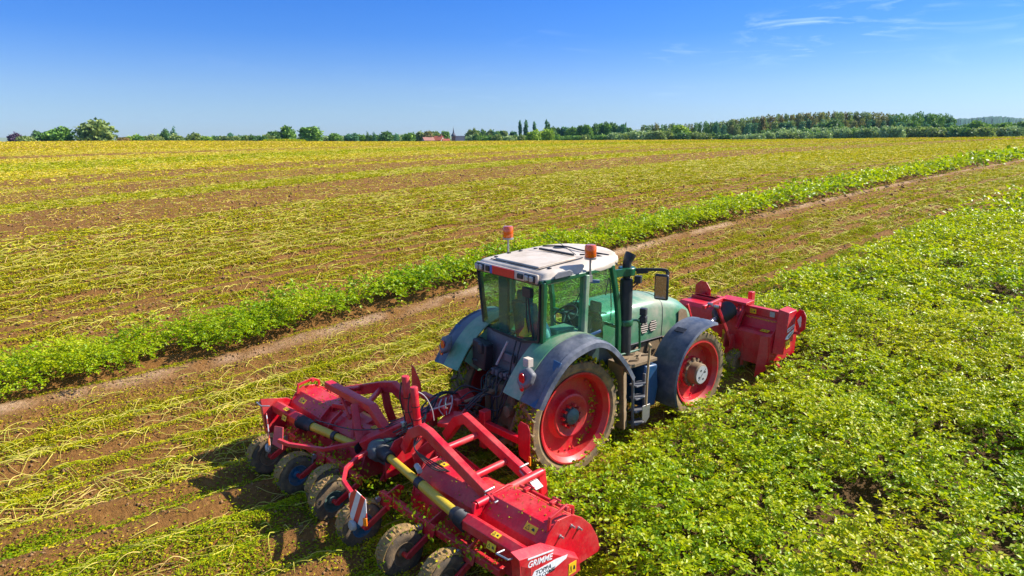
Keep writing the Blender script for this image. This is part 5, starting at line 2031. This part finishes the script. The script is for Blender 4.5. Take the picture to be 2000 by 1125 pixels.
    for y in (-.48, .38):
        g = MB()
        g.lathe([(.13, -.07), (.13, .07), (.12, .05), (.05, .03), (0, .03)], L((4.80, y, .52)), (0, -1, 0), 22)
        wh = g.build('support_wheel', M['tan'], root)
        g = MB()
        g.lathe([(.125, -.08), (.19, -.11), (.255, -.10), (.27, -.06), (.27, .06), (.255, .10), (.19, .11), (.125, .08)], L((4.80, y, .52)), (0, -1, 0), 30)
        g.build('tyre', M['rubber'], wh)
        g = np.random.default_rng(4)
        n = 380
        a = g.random(n) * 6.28
        c = L((4.80, y, .52))
        rr = .272 + .02 * g.random(n)
        add_leaf_bits('stuck_leaves', np.stack([c[0] + rr * np.cos(a), c[1] + .1 * (g.random(n) * 2 - 1), c[2] + rr * np.sin(a)], 1), wh, .045, seed=8)
        g = MB()
        g.bar(L((4.80, y - .13, .52)), L((4.80, y - .13, .95)), .03, .06, (1, 0, 0))
        g.build('wheel_arm', M['red_dusty'], wh)
    sticker(hood, L((5.045, -.62, 1.55)), (0, -1, 0), (0, 0, 1), .13, .09)
    sticker(hood, L((4.786, -.18, 1.0)), (0, -1, 0), (0, 0, 1), .06, .26)
    sticker(hood, L((4.90, -.98, 1.262)), (0, -1, 0), (1, 0, .2), .16, .09)
    g = MB()
    g.box(L((5.043, -1.02, 1.56)), (.006, .10, .10))
    g.build('label', M['hubcap'], hood)
    return root


build_front()

# ------------------------------------------------------------------ trees on the skyline
def crown_mat(name, stops):
    return leaf_mat(name, stops, 0.28, 0.6, (0.2, 0.3, 0.03), 0.3)


TM = {
    'dark': crown_mat('dark_green_foliage', [(0, (0.043, 0.117, 0.037)), (.6, (0.117, 0.258, 0.060)), (1, (0.258, 0.423, 0.070))]),
    'green': crown_mat('green_foliage', [(0, (0.066, 0.175, 0.033)), (.6, (0.200, 0.375, 0.051)), (1, (0.423, 0.610, 0.070))]),
    'olive': crown_mat('olive_foliage', [(0, (0.106, 0.175, 0.051)), (.6, (0.305, 0.375, 0.094)), (1, (0.562, 0.586, 0.140))]),
    'bright': crown_mat('yellow_green_foliage', [(0, (0.140, 0.258, 0.027)), (.6, (0.399, 0.562, 0.046)), (1, (0.700, 0.700, 0.094))]),
    'willow': crown_mat('grey_green_foliage', [(0, (0.150, 0.237, 0.088)), (.6, (0.450, 0.575, 0.213)), (1, (0.700, 0.700, 0.350))]),
    'autumn': crown_mat('bronzed_foliage', [(0, (0.125, 0.131, 0.044)), (.5, (0.300, 0.263, 0.075)), (1, (0.500, 0.375, 0.112))]),
    'rust': crown_mat('rusty_foliage', [(0, (0.125, 0.100, 0.037)), (.5, (0.325, 0.200, 0.056)), (1, (0.500, 0.312, 0.088))]),
    'purple': crown_mat('copper_purple_foliage', [(0, (0.060, 0.027, 0.070)), (.6, (0.164, 0.083, 0.175)), (1, (0.305, 0.164, 0.258))]),
    'teal': crown_mat('blue_green_foliage', [(0, (0.033, 0.117, 0.070)), (.6, (0.094, 0.281, 0.130)), (1, (0.211, 0.469, 0.188))]),
}
M['bark'] = paint('bark', (0.09, 0.065, 0.045), 0.9, (0.05, 0.06, 0.03), 0.4, 0.0, scale=2)


def crown_mesh(kind, seed, n):
    """unit crown: width 1 (x,y), height 1 (z from 0). Leaf clumps through several lobes."""
    g = np.random.default_rng(seed)
    lobes = []
    if kind == 'round':
        lobes.append((0, 0, .50, .40, .40))
        lobes.append((0, 0, .28, .40, .24))
        for k in range(11):
            a = g.random() * 6.28
            r = .12 + .24 * g.random()
            z = .26 + .6 * g.random()
            q = (1 - max(0, (z - .55) / .5)) * r
            lobes.append((q * math.cos(a), q * math.sin(a), z, .13 + .11 * g.random(), .12 + .10 * g.random()))
    elif kind == 'bush':
        lobes.append((0, 0, .32, .42, .34))
        for k in range(10):
            a = g.random() * 6.28
            r = .34 * g.random() ** .6
            lobes.append((r * math.cos(a), r * math.sin(a), .30 + .42 * g.random() * (1 - r), .16 + .1 * g.random(), .2 + .12 * g.random()))
    elif kind == 'column':
        for k in range(16):
            z = .08 + .84 * k / 15
            w = .40 * math.sin(math.pi * min(1, (.14 + z) / 1.22)) ** .8
            a = g.random() * 6.28
            lobes.append((.12 * math.cos(a), .12 * math.sin(a), z, w * (.75 + .4 * g.random()), .09))
    elif kind == 'plantation':
        for k in range(13):
            z = .12 + .80 * k / 12
            w = .48 * (1 - .58 * max(0, (z - .35) / .65) ** 2) * (.65 + .6 * g.random())
            a = g.random() * 6.28
            lobes.append((.16 * math.cos(a), .16 * math.sin(a), z, max(w, .08), .06 + .05 * g.random()))
    elif kind == 'conifer':
        for k in range(16):
            z = .06 + .9 * k / 15
            w = .48 * (1 - z) + .03
            lobes.append((.05 * g.normal(), .05 * g.normal(), z, w * (.7 + .5 * g.random()), .05))
    P, O = [], []
    vol = np.array([l[3] ** 2 * l[4] for l in lobes]) ** .66
    cnt = np.maximum((vol / vol.sum() * n).astype(int), 8)
    for l, c in zip(lobes, cnt):
        d = unit(g.normal(0, 1, (c, 3)))
        r = (.62 + .42 * g.random(c)) ** 1
        q = d * r[:, None] * np.array([l[3], l[3], l[4]]) + np.array(l[:3])
        P.append(q)
        O.append(d)
    P = np.vstack(P)
    O = np.vstack(O)
    ok = P[:, 2] > .03
    P, O = P[ok], O[ok]
    m = len(P)
    D = unit(O * .5 + g.normal(0, .8, (m, 3)))
    nn = unit(O + g.normal(0, .5, (m, 3)))
    sz = {'round': .10, 'bush': .12, 'column': .16, 'plantation': .15, 'conifer': .11}[kind]
    L = sz * (.6 + .8 * g.random(m))
    V, F = leaf_quads(P, D, nn, L, L * .8)
    if kind in ('column', 'plantation', 'conifer'):
        # narrow crowns: clumps keep their shape once the tree is stretched
        c = np.repeat(P, 4, 0)
        V = c + (V - c) * np.array([1, 1, .45])
    # fill the unit box
    lo, hi = np.percentile(V[:, :2], 2.0), np.percentile(V[:, :2], 98.0)
    V[:, :2] = (V[:, :2] - (lo + hi) / 2) / (hi - lo)
    zt = np.percentile(V[:, 2], 99.3)
    V[:, 2] = V[:, 2] / zt
    t = np.clip(.45 + .22 * g.normal(0, 1, m) + .3 * (vnoise(P[:, 0] * 5 + seed, P[:, 2] * 5 + P[:, 1] * 3) - .5), 0, 1)
    return V, F, np.repeat(t, 4)


CROWNS = {}
for kd, cnt, nn_ in (('round', 6, 2200), ('bush', 4, 1500), ('column', 3, 1200), ('plantation', 5, 1100), ('conifer', 2, 1000)):
    for i in range(cnt):
        V, F, T = crown_mesh(kd, 50 + i * 7 + len(kd), nn_)
        o = fast_mesh('crown', V, F, TM['green'], dict(tint=T))
        CROWNS.setdefault(kd, []).append(o.data)
        bpy.data.objects.remove(o)


def trunk_mesh(kind):
    g = MB()
    top = {'round': .55, 'bush': .4, 'column': .9, 'plantation': .9, 'conifer': .9}[kind]
    r = {'round': .035, 'bush': .03, 'column': .06, 'plantation': .045, 'conifer': .05}[kind]
    g.tube([(0, 0, 0), (.01, 0, top * .35), (-.01, .01, top * .7), (0, 0, top)], [r * 1.4, r, r * .7, r * .25], 7)
    for k in range(5):
        a = 1.3 * k
        z = top * (.35 + .1 * k)
        g.tube([(0, 0, z), (.12 * math.cos(a), .12 * math.sin(a), z + .10), (.22 * math.cos(a), .22 * math.sin(a), z + .17)], [r * .5, r * .3, r * .1], 5)
    o = g.build('trunk', M['bark'], None)
    me = o.data
    bpy.data.objects.remove(o)
    return me


TRUNKS = {k: trunk_mesh(k) for k in CROWNS}
tg = np.random.default_rng(99)


def tree(kind, px, top, wpx, dist, mat, label, name='tree', cat='tree', group=None, depth=1.0):
    x, y = at(px, dist)
    zb = float(terrain(x, y)) - .2
    H = height_at(px, top, dist) - zb
    Wd = width_m(wpx, dist) * (.68 if kind == 'round' else .82)
    r = empty(name, (x, y, zb), float(tg.random() * 6.28))
    tag(r, label, cat, group)
    vs_ = CROWNS[kind]
    k = int(tg.integers(len(vs_)))
    c = bpy.data.objects.new('crown', vs_[k])
    C.objects.link(c)
    c.parent = r
    c.scale = (Wd * depth, Wd, H)
    c.material_slots[0].link = 'OBJECT'
    c.material_slots[0].material = TM[mat]
    t = bpy.data.objects.new('trunk', TRUNKS[kind])
    C.objects.link(t)
    t.parent = r
    t.scale = (min(Wd, H * .9), min(Wd, H * .9), H)
    return r


# single trees that stand out on the skyline, left to right: kind, px, top y, width px, distance, colour, label
SOLO = [
    ('round', 28, 261, 25, 330, 'purple', 'small dark purple leaved tree at the far left end of the skyline'),
    ('bush', 47, 266, 24, 325, 'olive', 'low olive bush between the purple tree and a round dark tree'),
    ('round', 77, 257.5, 27, 330, 'dark', 'round dark green tree just right of the low bush by the purple tree'),
    ('round', 117, 249.5, 53, 330, 'green', 'broad rounded green tree left of the tallest tree on the left skyline'),
    ('round', 187, 236.5, 72, 325, 'olive', 'largest olive green tree, tallest on the left skyline'),
    ('bush', 240, 268.5, 20, 320, 'rust', 'low reddish bush right of the tallest left tree'),
    ('bush', 260, 266, 26, 330, 'bright', 'low yellow green bush right of the small reddish bush'),
    ('round', 323, 254, 22, 340, 'dark', 'small round dark tree standing left of the spiky conifer'),
    ('conifer', 340, 249, 18, 345, 'teal', 'spiky blue green conifer poking above the bushes on the left'),
    ('bush', 343, 263.5, 30, 325, 'olive', 'low olive bush in front of the spiky conifer'),
    ('round', 378, 261, 36, 335, 'olive', 'flat topped olive tree right of the spiky conifer'),
    ('bush', 405, 266.5, 22, 325, 'bright', 'small yellow green bush right of the flat topped olive tree'),
    ('round', 451, 261, 19, 340, 'teal', 'small isolated round dark teal tree on the left horizon'),
    ('round', 535, 257, 40, 350, 'dark', 'dark tree behind the pale maize field'),
    ('round', 563, 247, 36, 352, 'green', 'tall round topped green tree rising behind the maize field'),
    ('round', 608, 249, 56, 335, 'green', 'wide green rounded tree right of the maize field'),
    ('round', 655, 261, 30, 345, 'green', 'small dark tree just right of the wide rounded tree'),
    ('round', 690, 261, 28, 345, 'teal', 'round blue green tree between low hedges left of the village'),
    ('conifer', 718, 258, 12, 350, 'dark', 'left one of two small conifers near the village'),
    ('conifer', 731, 258.5, 12, 350, 'teal', 'right one of two small conifers near the village'),
    ('round', 753, 257.5, 36, 345, 'dark', 'broad dark tree between the conifers and the red roofs'),
    ('round', 836, 256.5, 26, 430, 'autumn', 'brownish tree behind the pink roofed house'),
    ('round', 930, 262, 20, 345, 'dark', 'round dark bush in front of the wood right of the church'),
    ('bush', 1018, 264, 16, 335, 'olive', 'small olive bush at the foot of the tall poplars'),
    ('bush', 1046, 256, 34, 330, 'bright', 'yellow green bush at the foot of the poplars'),
    ('bush', 1066, 253.5, 36, 335, 'bright', 'bright yellow green bush with rounded top right of the poplars'),
    ('column', 1016, 237, 8, 380, 'teal', 'left poplar of the close pair of tall dark poplars'),
    ('column', 1027, 236, 10, 380, 'teal', 'right poplar of the close pair of tall dark poplars'),
    ('column', 1044, 239, 9, 380, 'teal', 'single tall dark poplar between the pair and the wood'),
    ('column', 1067, 235, 8, 385, 'teal', 'tall dark poplar at the left edge of the wood'),
    ('column', 1072, 240, 7, 388, 'dark', 'slim poplar tucked against the left edge of the wood'),
    ('column', 1221, 240, 5, 420, 'dark', 'thin dark poplar at the right end of the middle wood'),
    ('round', 1328, 246, 48, 380, 'bright', 'bright rounded green tree in front of the middle wood'),
    ('round', 1398, 240, 16, 420, 'teal', 'slender deep green tree between two bronzed plantations'),
    ('round', 1535, 240, 40, 440, 'teal', 'dark green tree rising in front of the bronzed plantation'),
    ('round', 1618, 236, 60, 400, 'dark', 'large dark green tree in front of the tall bronzed plantation'),
    ('round', 1905, 238, 44, 420, 'green', 'green tree with rounded top under the distant blue wood'),
    ('round', 1958, 241, 40, 420, 'green', 'broad green tree near the right edge of the picture'),
    ('round', 1994, 238, 30, 400, 'dark', 'dark tree cut by the right edge of the picture'),
]
for a in SOLO:
    nm = {'bush': 'bush', 'conifer': 'conifer', 'column': 'poplar_tree', 'round': 'tree'}[a[0]]
    tree(*a, name=nm, cat='bush' if nm == 'bush' else 'tree', group='skyline trees and bushes')


def fill(kind, x0, x1, step, top_fn, w, dist, mats, label, name, cat, group):
    x = x0
    while x < x1:
        tp = top_fn(x) + float(tg.normal(0, 1.1))
        tree(kind, x + float(tg.normal(0, step * .2)), tp, w * float(.85 + .35 * tg.random()), dist * float(.97 + .06 * tg.random()), mats[int(tg.integers(len(mats)))], label, name, cat, group)
        x += step * float(.8 + .4 * tg.random())


I_ = lambda xs, ys: (lambda x: float(np.interp(x, xs, ys)))
fill('bush', 275, 320, 13, I_([0, 2000], [264.5, 264.5]), 24, 335, ['dark', 'olive', 'green'], 'low hedge bush on the left horizon between the large olive tree and the spiky conifer', 'hedge_bush', 'bush', 'low hedge bushes on the left horizon')
fill('bush', 420, 530, 12, I_([420, 530], [267, 264]), 20, 340, ['dark', 'olive', 'green', 'dark'], 'low dark hedge bush on the skyline left of the maize field', 'hedge_bush', 'bush', 'hedge bushes left of the maize field')
fill('bush', 632, 800, 12, I_([632, 800], [265, 263]), 22, 360, ['dark', 'green', 'willow', 'teal'], 'low dark hedge tree on the skyline left of the red roofed houses', 'hedge_bush', 'bush', 'hedge trees left of the village')
fill('round', 792, 880, 13, I_([792, 845, 862, 880], [263, 260, 256, 257]), 24, 450, ['green', 'dark', 'olive'], 'dark green tree standing behind the red roofed village houses', 'village_tree', 'tree', 'trees behind the village')
fill('round', 918, 1012, 9, I_([893, 920, 1012], [254, 254, 258]), 20, 400, ['dark', 'green', 'teal', 'dark', 'olive'], 'green tree in the wood between the church and the tall poplars', 'woodland_tree', 'tree', 'wood between the church and the poplars')
fill('bush', 922, 1200, 16, I_([893, 1200], [266, 264]), 24, 360, ['green', 'willow', 'olive'], 'low bush along the field edge in front of the middle wood', 'edge_bush', 'bush', 'bushes in front of the middle wood')
fill('round', 1076, 1232, 9, I_([1076, 1110, 1180, 1215, 1232], [249, 250, 242, 244, 254]), 24, 410, ['teal', 'dark', 'green'], 'dense deep green tree in the middle wood right of the poplars', 'woodland_tree', 'tree', 'middle wood right of the poplars')
fill('bush', 1195, 1300, 14, I_([1195, 1240, 1300], [262, 257, 256]), 32, 360, ['willow', 'willow', 'olive'], 'pale grey green willow bush in front of the middle wood', 'willow_bush', 'bush', 'pale willow bushes')
fill('plantation', 1256, 1395, 6.5, I_([1256, 1280, 1320, 1395], [245, 243, 243, 239]), 11, 450, ['olive', 'green', 'autumn', 'dark'], 'slender tree in the lower left plantation beside the bright rounded tree', 'plantation_tree', 'tree', 'lower plantation')
fill('plantation', 1392, 1600, 6.0, I_([1392, 1420, 1450, 1520, 1600], [240, 237, 232, 226, 221]), 15, 460, ['autumn', 'autumn', 'olive', 'olive', 'rust'], 'slender bronzed tree in the tall plantation on the right skyline', 'plantation_tree', 'tree', 'tall bronzed plantation')
fill('plantation', 1412, 1740, 9, I_([1412, 1500, 1600, 1740], [246, 238, 234, 236]), 14, 445, ['autumn', 'autumn', 'olive', 'teal'], 'slender bronzed tree in the tall plantation on the right skyline', 'plantation_tree', 'tree', 'tall bronzed plantation')
fill('plantation', 1600, 1742, 6.5, I_([1600, 1680, 1742], [220, 222, 224]), 15.5, 460, ['autumn', 'autumn', 'olive', 'olive', 'rust'], 'slender bronzed tree in the tall plantation on the right skyline', 'plantation_tree', 'tree', 'tall bronzed plantation')
fill('plantation', 1740, 1862, 7.5, I_([1740, 1800, 1850, 1862], [225, 223, 226, 233]), 15, 450, ['green', 'teal', 'green'], 'fresh green slender tree at the right end of the tall plantation', 'plantation_tree', 'tree', 'green end of the plantation')
fill('round', 1748, 1862, 14, I_([1748, 1862], [240, 242]), 22, 430, ['dark', 'green', 'teal'], 'dark green understorey tree below the green end of the plantation', 'woodland_tree', 'tree', 'understorey trees of the plantation')
fill('bush', 1300, 1450, 15, I_([1300, 1360, 1450], [262, 259, 264]), 28, 365, ['willow', 'dark', 'olive', 'dark'], 'bush in the shaded foot of the wood below the bronzed plantation edge', 'edge_bush', 'bush', 'bushes below the plantation edge')
fill('bush', 1445, 1760, 11, I_([1445, 1480, 1600, 1720, 1760], [265, 260, 256, 250, 248]), 25, 370, ['willow', 'willow', 'olive', 'willow', 'green'], 'rounded pale grey green bush in the front row below the tall plantation', 'willow_bush', 'bush', 'pale bushes below the tall plantation')
fill('bush', 1500, 1720, 14, I_([1500, 1720], [254, 248]), 26, 385, ['dark', 'willow', 'dark'], 'dark rounded bush behind the pale front row below the tall plantation', 'edge_bush', 'bush', 'dark bushes below the tall plantation')
fill('bush', 1755, 2010, 13, I_([1755, 1800, 1860, 2010], [249, 251, 250, 249]), 32, 375, ['olive', 'willow', 'green', 'dark'], 'leafy bush along the right field edge under the distant blue wood', 'edge_bush', 'bush', 'bushes at the right field edge')
fill('round', 1860, 2010, 16, I_([1860, 2010], [246, 243]), 28, 430, ['dark', 'green', 'teal'], 'green tree behind the right field edge bushes', 'woodland_tree', 'tree', 'trees behind the right field edge')

# ------------------------------------------------------------------ village: houses and church
M['tile'] = paint('red_roof_tile', (0.36, 0.075, 0.03), 0.75, (0.30, 0.16, 0.10), 0.4, 0.0, scale=1.0)
M['tile_pink'] = paint('faded_roof_tile', (0.38, 0.16, 0.11), 0.75, (0.40, 0.26, 0.20), 0.4, 0.0, scale=1.0)
M['slate'] = paint('slate_roof', (0.06, 0.065, 0.085), 0.5, (0.12, 0.12, 0.13), 0.3, 0.0, scale=1.0)
M['render'] = paint('pale_render', (0.34, 0.30, 0.26), 0.8, (0.4, 0.35, 0.28), 0.3, 0.0, scale=.6)
M['brick'] = paint('brick_wall', (0.32, 0.15, 0.10), 0.85, (0.22, 0.13, 0.09), 0.4, 0.0, scale=.8)
M['pane'] = paint('window_pane', (0.03, 0.04, 0.05), 0.12, (0.05, 0.05, 0.05), 0.1, 0.0)


def house(px, ridge_y, eave_y, wpx, dist, tile, wall, label, rz=0.0, deep=7.0):
    x, y = at(px, dist)
    zb = float(terrain(x, y)) - .3
    ze, zr_ = height_at(px, eave_y, dist) - zb, height_at(px, ridge_y, dist) - zb
    w = width_m(wpx, dist)
    d = heading(px)
    r = empty('house', (x, y, zb), math.atan2(d[1], d[0]) - math.pi / 2 + rz)
    tag(r, label, 'house', 'village houses')
    g = MB()
    g.box((0, 0, ze / 2), (w, deep, ze))
    for s in (-1, 1):
        g.prism([(s * w / 2, -deep / 2, ze), (s * w / 2, deep / 2, ze), (s * w / 2, 0, zr_ - .1)], (-s * .25, 0, 0))
    wo_ = g.build('wall', wall, r, smooth=0)
    g = MB()
    for s in (-1, 1):
        g.prism([(-w / 2 - .3, s * (deep / 2 + .4), ze - .15), (w / 2 + .3, s * (deep / 2 + .4), ze - .15), (w / 2 + .3, 0, zr_), (-w / 2 - .3, 0, zr_)], (0, 0, .18))
    ro = g.build('roof', tile, r, smooth=0)
    g = MB()
    g.box((w * .3, 0, zr_ + .35), (.6, .6, 1.3))
    g.build('chimney', M['brick'], ro, smooth=0)
    for k in (-1, 0, 1):
        if k == 0:
            g = MB()
            g.box((0, -deep / 2 - .02, 1.05), (1.0, .08, 2.1))
            g.build('door', M['wood'], r, smooth=0)
        else:
            g = MB()
            g.box((k * w * .3, -deep / 2 - .02, 1.6), (1.1, .08, 1.2))
            g.build('window', M['pane'], r, smooth=0)
    return r


house(836, 268.5, 274.5, 19, 395, M['tile_pink'], M['render'], 'house with faded pink roof, leftmost of the village roofs', .25)
house(857, 266, 274, 16, 400, M['tile'], M['render'], 'house with bright orange red tiled roof beside the church', -.35)
house(871, 271.5, 275.5, 12, 385, M['tile'], M['brick'], 'low house with small red roof just left of the church', .1)
house(942, 271, 275.5, 15, 380, M['tile'], M['brick'], 'low red roofed house alone right of the church', 0)


def church():
    d0 = 420
    x, y = at(886, d0)
    zb = float(terrain(x, y)) - .3
    d = heading(886)
    r = empty('church', (x, y, zb), math.atan2(d[1], d[0]) - math.pi / 2)
    tag(r, 'village church with slim dark slate spire and dark nave roof', 'church')
    zt = height_at(886, 248.5, d0) - zb
    zs = height_at(886, 264, d0) - zb
    zn = height_at(886, 266, d0) - zb
    g = MB()
    g.box((0, 0, (zs - .6) / 2), (2.6, 2.6, zs - .6))
    tw = g.build('tower', M['brick'], r, smooth=0)
    g = MB()
    n = 8
    g.lathe([(1.55, zs - .6), (1.45, zs + .1), (.75, zs + 1.0), (.55, zs + 1.3), (.10, zt - .6), (.0, zt)], (0, 0, 0), (0, 0, 1), 8)
    sp = g.build('spire', M['slate'], tw, smooth=0)
    g = MB()
    g.tube([(0, 0, zt - .2), (0, 0, zt + .9)], .05, 6)
    g.bar((-.3, 0, zt + .5), (.3, 0, zt + .5), .06, .06)
    g.build('cross', M['steel'], sp)
    Ln = width_m(20, d0)
    g = MB()
    g.box((1.2 + Ln / 2, 0, (zn - 3) / 2), (Ln, 6.5, zn - 3))
    nv = g.build('nave', M['brick'], r, smooth=0)
    g = MB()
    for s in (-1, 1):
        g.prism([(1.0, s * 3.6, zn - 3.1), (1.3 + Ln, s * 3.6, zn - 3.1), (1.0 + Ln * .92, 0, zn), (1.0, 0, zn)], (0, 0, .2))
    g.build('nave_roof', M['slate'], nv, smooth=0)
    g = MB()
    for k in range(3):
        g.box((2.4 + 1.6 * k, -3.28, zn - 4.6), (.6, .08, 1.8))
    g.build('nave_windows', M['pane'], nv, smooth=0)
    g = MB()
    g.box((1.0 + Ln + 1.2, -1.5, (zn - 3.2) / 2), (2.6, 4.5, zn - 3.2))
    ch = g.build('side_chapel', M['render'], r, smooth=0)
    g = MB()
    for s in (-1, 1):
        g.prism([(1.0 + Ln + 1.2 + s * 1.6, -3.9, zn - 3.3), (1.0 + Ln + 1.2 + s * 1.6, .9, zn - 3.3), (1.0 + Ln + 1.2, .9, zn - 1.2), (1.0 + Ln + 1.2, -3.9, zn - 1.2)], (0, 0, .15))
    g.build('chapel_roof', M['slate'], ch, smooth=0)


church()


# pale maize behind the field edge
def maize():
    n = 5200
    px = 515 + 80 * tg.random(n)
    dd = 222 + 40 * tg.random(n)
    P = np.array([at(a, b) for a, b in zip(px, dd)])
    zb = terrain(P[:, 0], P[:, 1])
    top = np.array([height_at(a, 270.3 + 1.2 * (abs(a - 555) / 45) ** 2 + 1.3 * q, b) for a, b, q in zip(px, dd, tg.random(n))])
    hgt = np.clip(top - zb, .5, 2.6)
    base = np.stack([P[:, 0], P[:, 1], zb + hgt * .55 * tg.random(n)], 1)
    D = unit(np.stack([tg.normal(0, .35, n), tg.normal(0, .35, n), np.ones(n)], 1))
    nn = unit(tg.normal(0, 1, (n, 3)))
    L = np.minimum(hgt * .6, zb + hgt - base[:, 2])
    V, F = leaf_quads(base, D, nn, L, np.full(n, .30))
    o = fast_mesh('maize_field', V, F, M['litter'], dict(tint=np.repeat(np.clip(.35 + .3 * tg.normal(0, 1, n), 0, 1), 4)))
    tag(o, 'pale ripening maize standing as a low band behind the mown field', 'maize', kind='stuff')


maize()


# far hills and the distant wood
def hills():
    def ridge(name, px0, px1, ys, dist, mat, rough, kind, deep, label=None):
        n = 420
        pxs = np.linspace(px0, px1, n)
        rows = []
        for j, (f, h) in enumerate(((-.6, -.05), (-.35, .55), (-.15, .9), (0, 1.0), (.3, .9), (.8, .4), (1.2, -.1))):
            ro = []
            for a in pxs:
                x, y = at(a, dist + deep * f)
                zt = height_at(a, float(np.interp(a, *ys)), dist)
                z = -8 + (zt + 8) * h
                if h > .3:
                    z += rough * (float(fbm(np.array([a * .6]), np.array([j * 2.3 + dist]), 4)[0]) - .47)
                ro.append((x, y, z))
            rows.append(ro)
        g = MB()
        g.sheet(rows, 2.0)
        o = g.build(name, mat, None, smooth=60)
        tag(o, label, 'wood' if label else None, kind=kind)
    M['farwood'] = paint('distant_woodland', (0.008, 0.075, 0.05), 0.95, (0.02, 0.10, 0.05), 0.7, 0.0, scale=.03, var=.4)
    M['farland'] = paint('distant_farmland', (0.16, 0.2, 0.10), 0.95, (0.25, 0.25, 0.12), 0.6, 0.0, scale=.01)
    ridge('distant_wood', 1780, 2120, ([1780, 1870, 1900, 1925, 1965, 2000, 2120], [240, 233.5, 232.5, 230, 231, 236, 240]), 1500, M['farwood'], 6, 'stuff', 260, 'far blue green wood on the hill at the right skyline')
    ridge('far_hills', -300, 2400, ([-300, 300, 500, 740, 790, 840, 900, 1200, 1260, 1300, 1900, 1960, 2010, 2400], [270, 270, 268, 266, 262.5, 263.5, 266, 260, 251, 258, 240, 234, 230, 232]), 3200, M['farland'], 6, 'structure', 900)


hills()

# ------------------------------------------------------------------ haze over the whole scene
def haze():
    m = bpy.data.materials.new('air_haze')
    m.use_nodes = True
    t = m.node_tree
    t.nodes.clear()
    out = N(t, 'ShaderNodeOutputMaterial')
    v = N(t, 'ShaderNodeVolumePrincipled')
    v.inputs['Color'].default_value = (0.40, 0.70, 1.0, 1)
    v.inputs['Density'].default_value = 0.00006
    v.inputs['Anisotropy'].default_value = 0.0
    lk(t, v.outputs[0], out.inputs['Volume'])
    g = MB()
    g.box((0, 0, 65), (11000, 11000, 170))
    o = g.build('haze', m, None, smooth=0)
    tag(o, 'thin blue summer haze in the air over the fields', 'haze', kind='stuff')


haze()
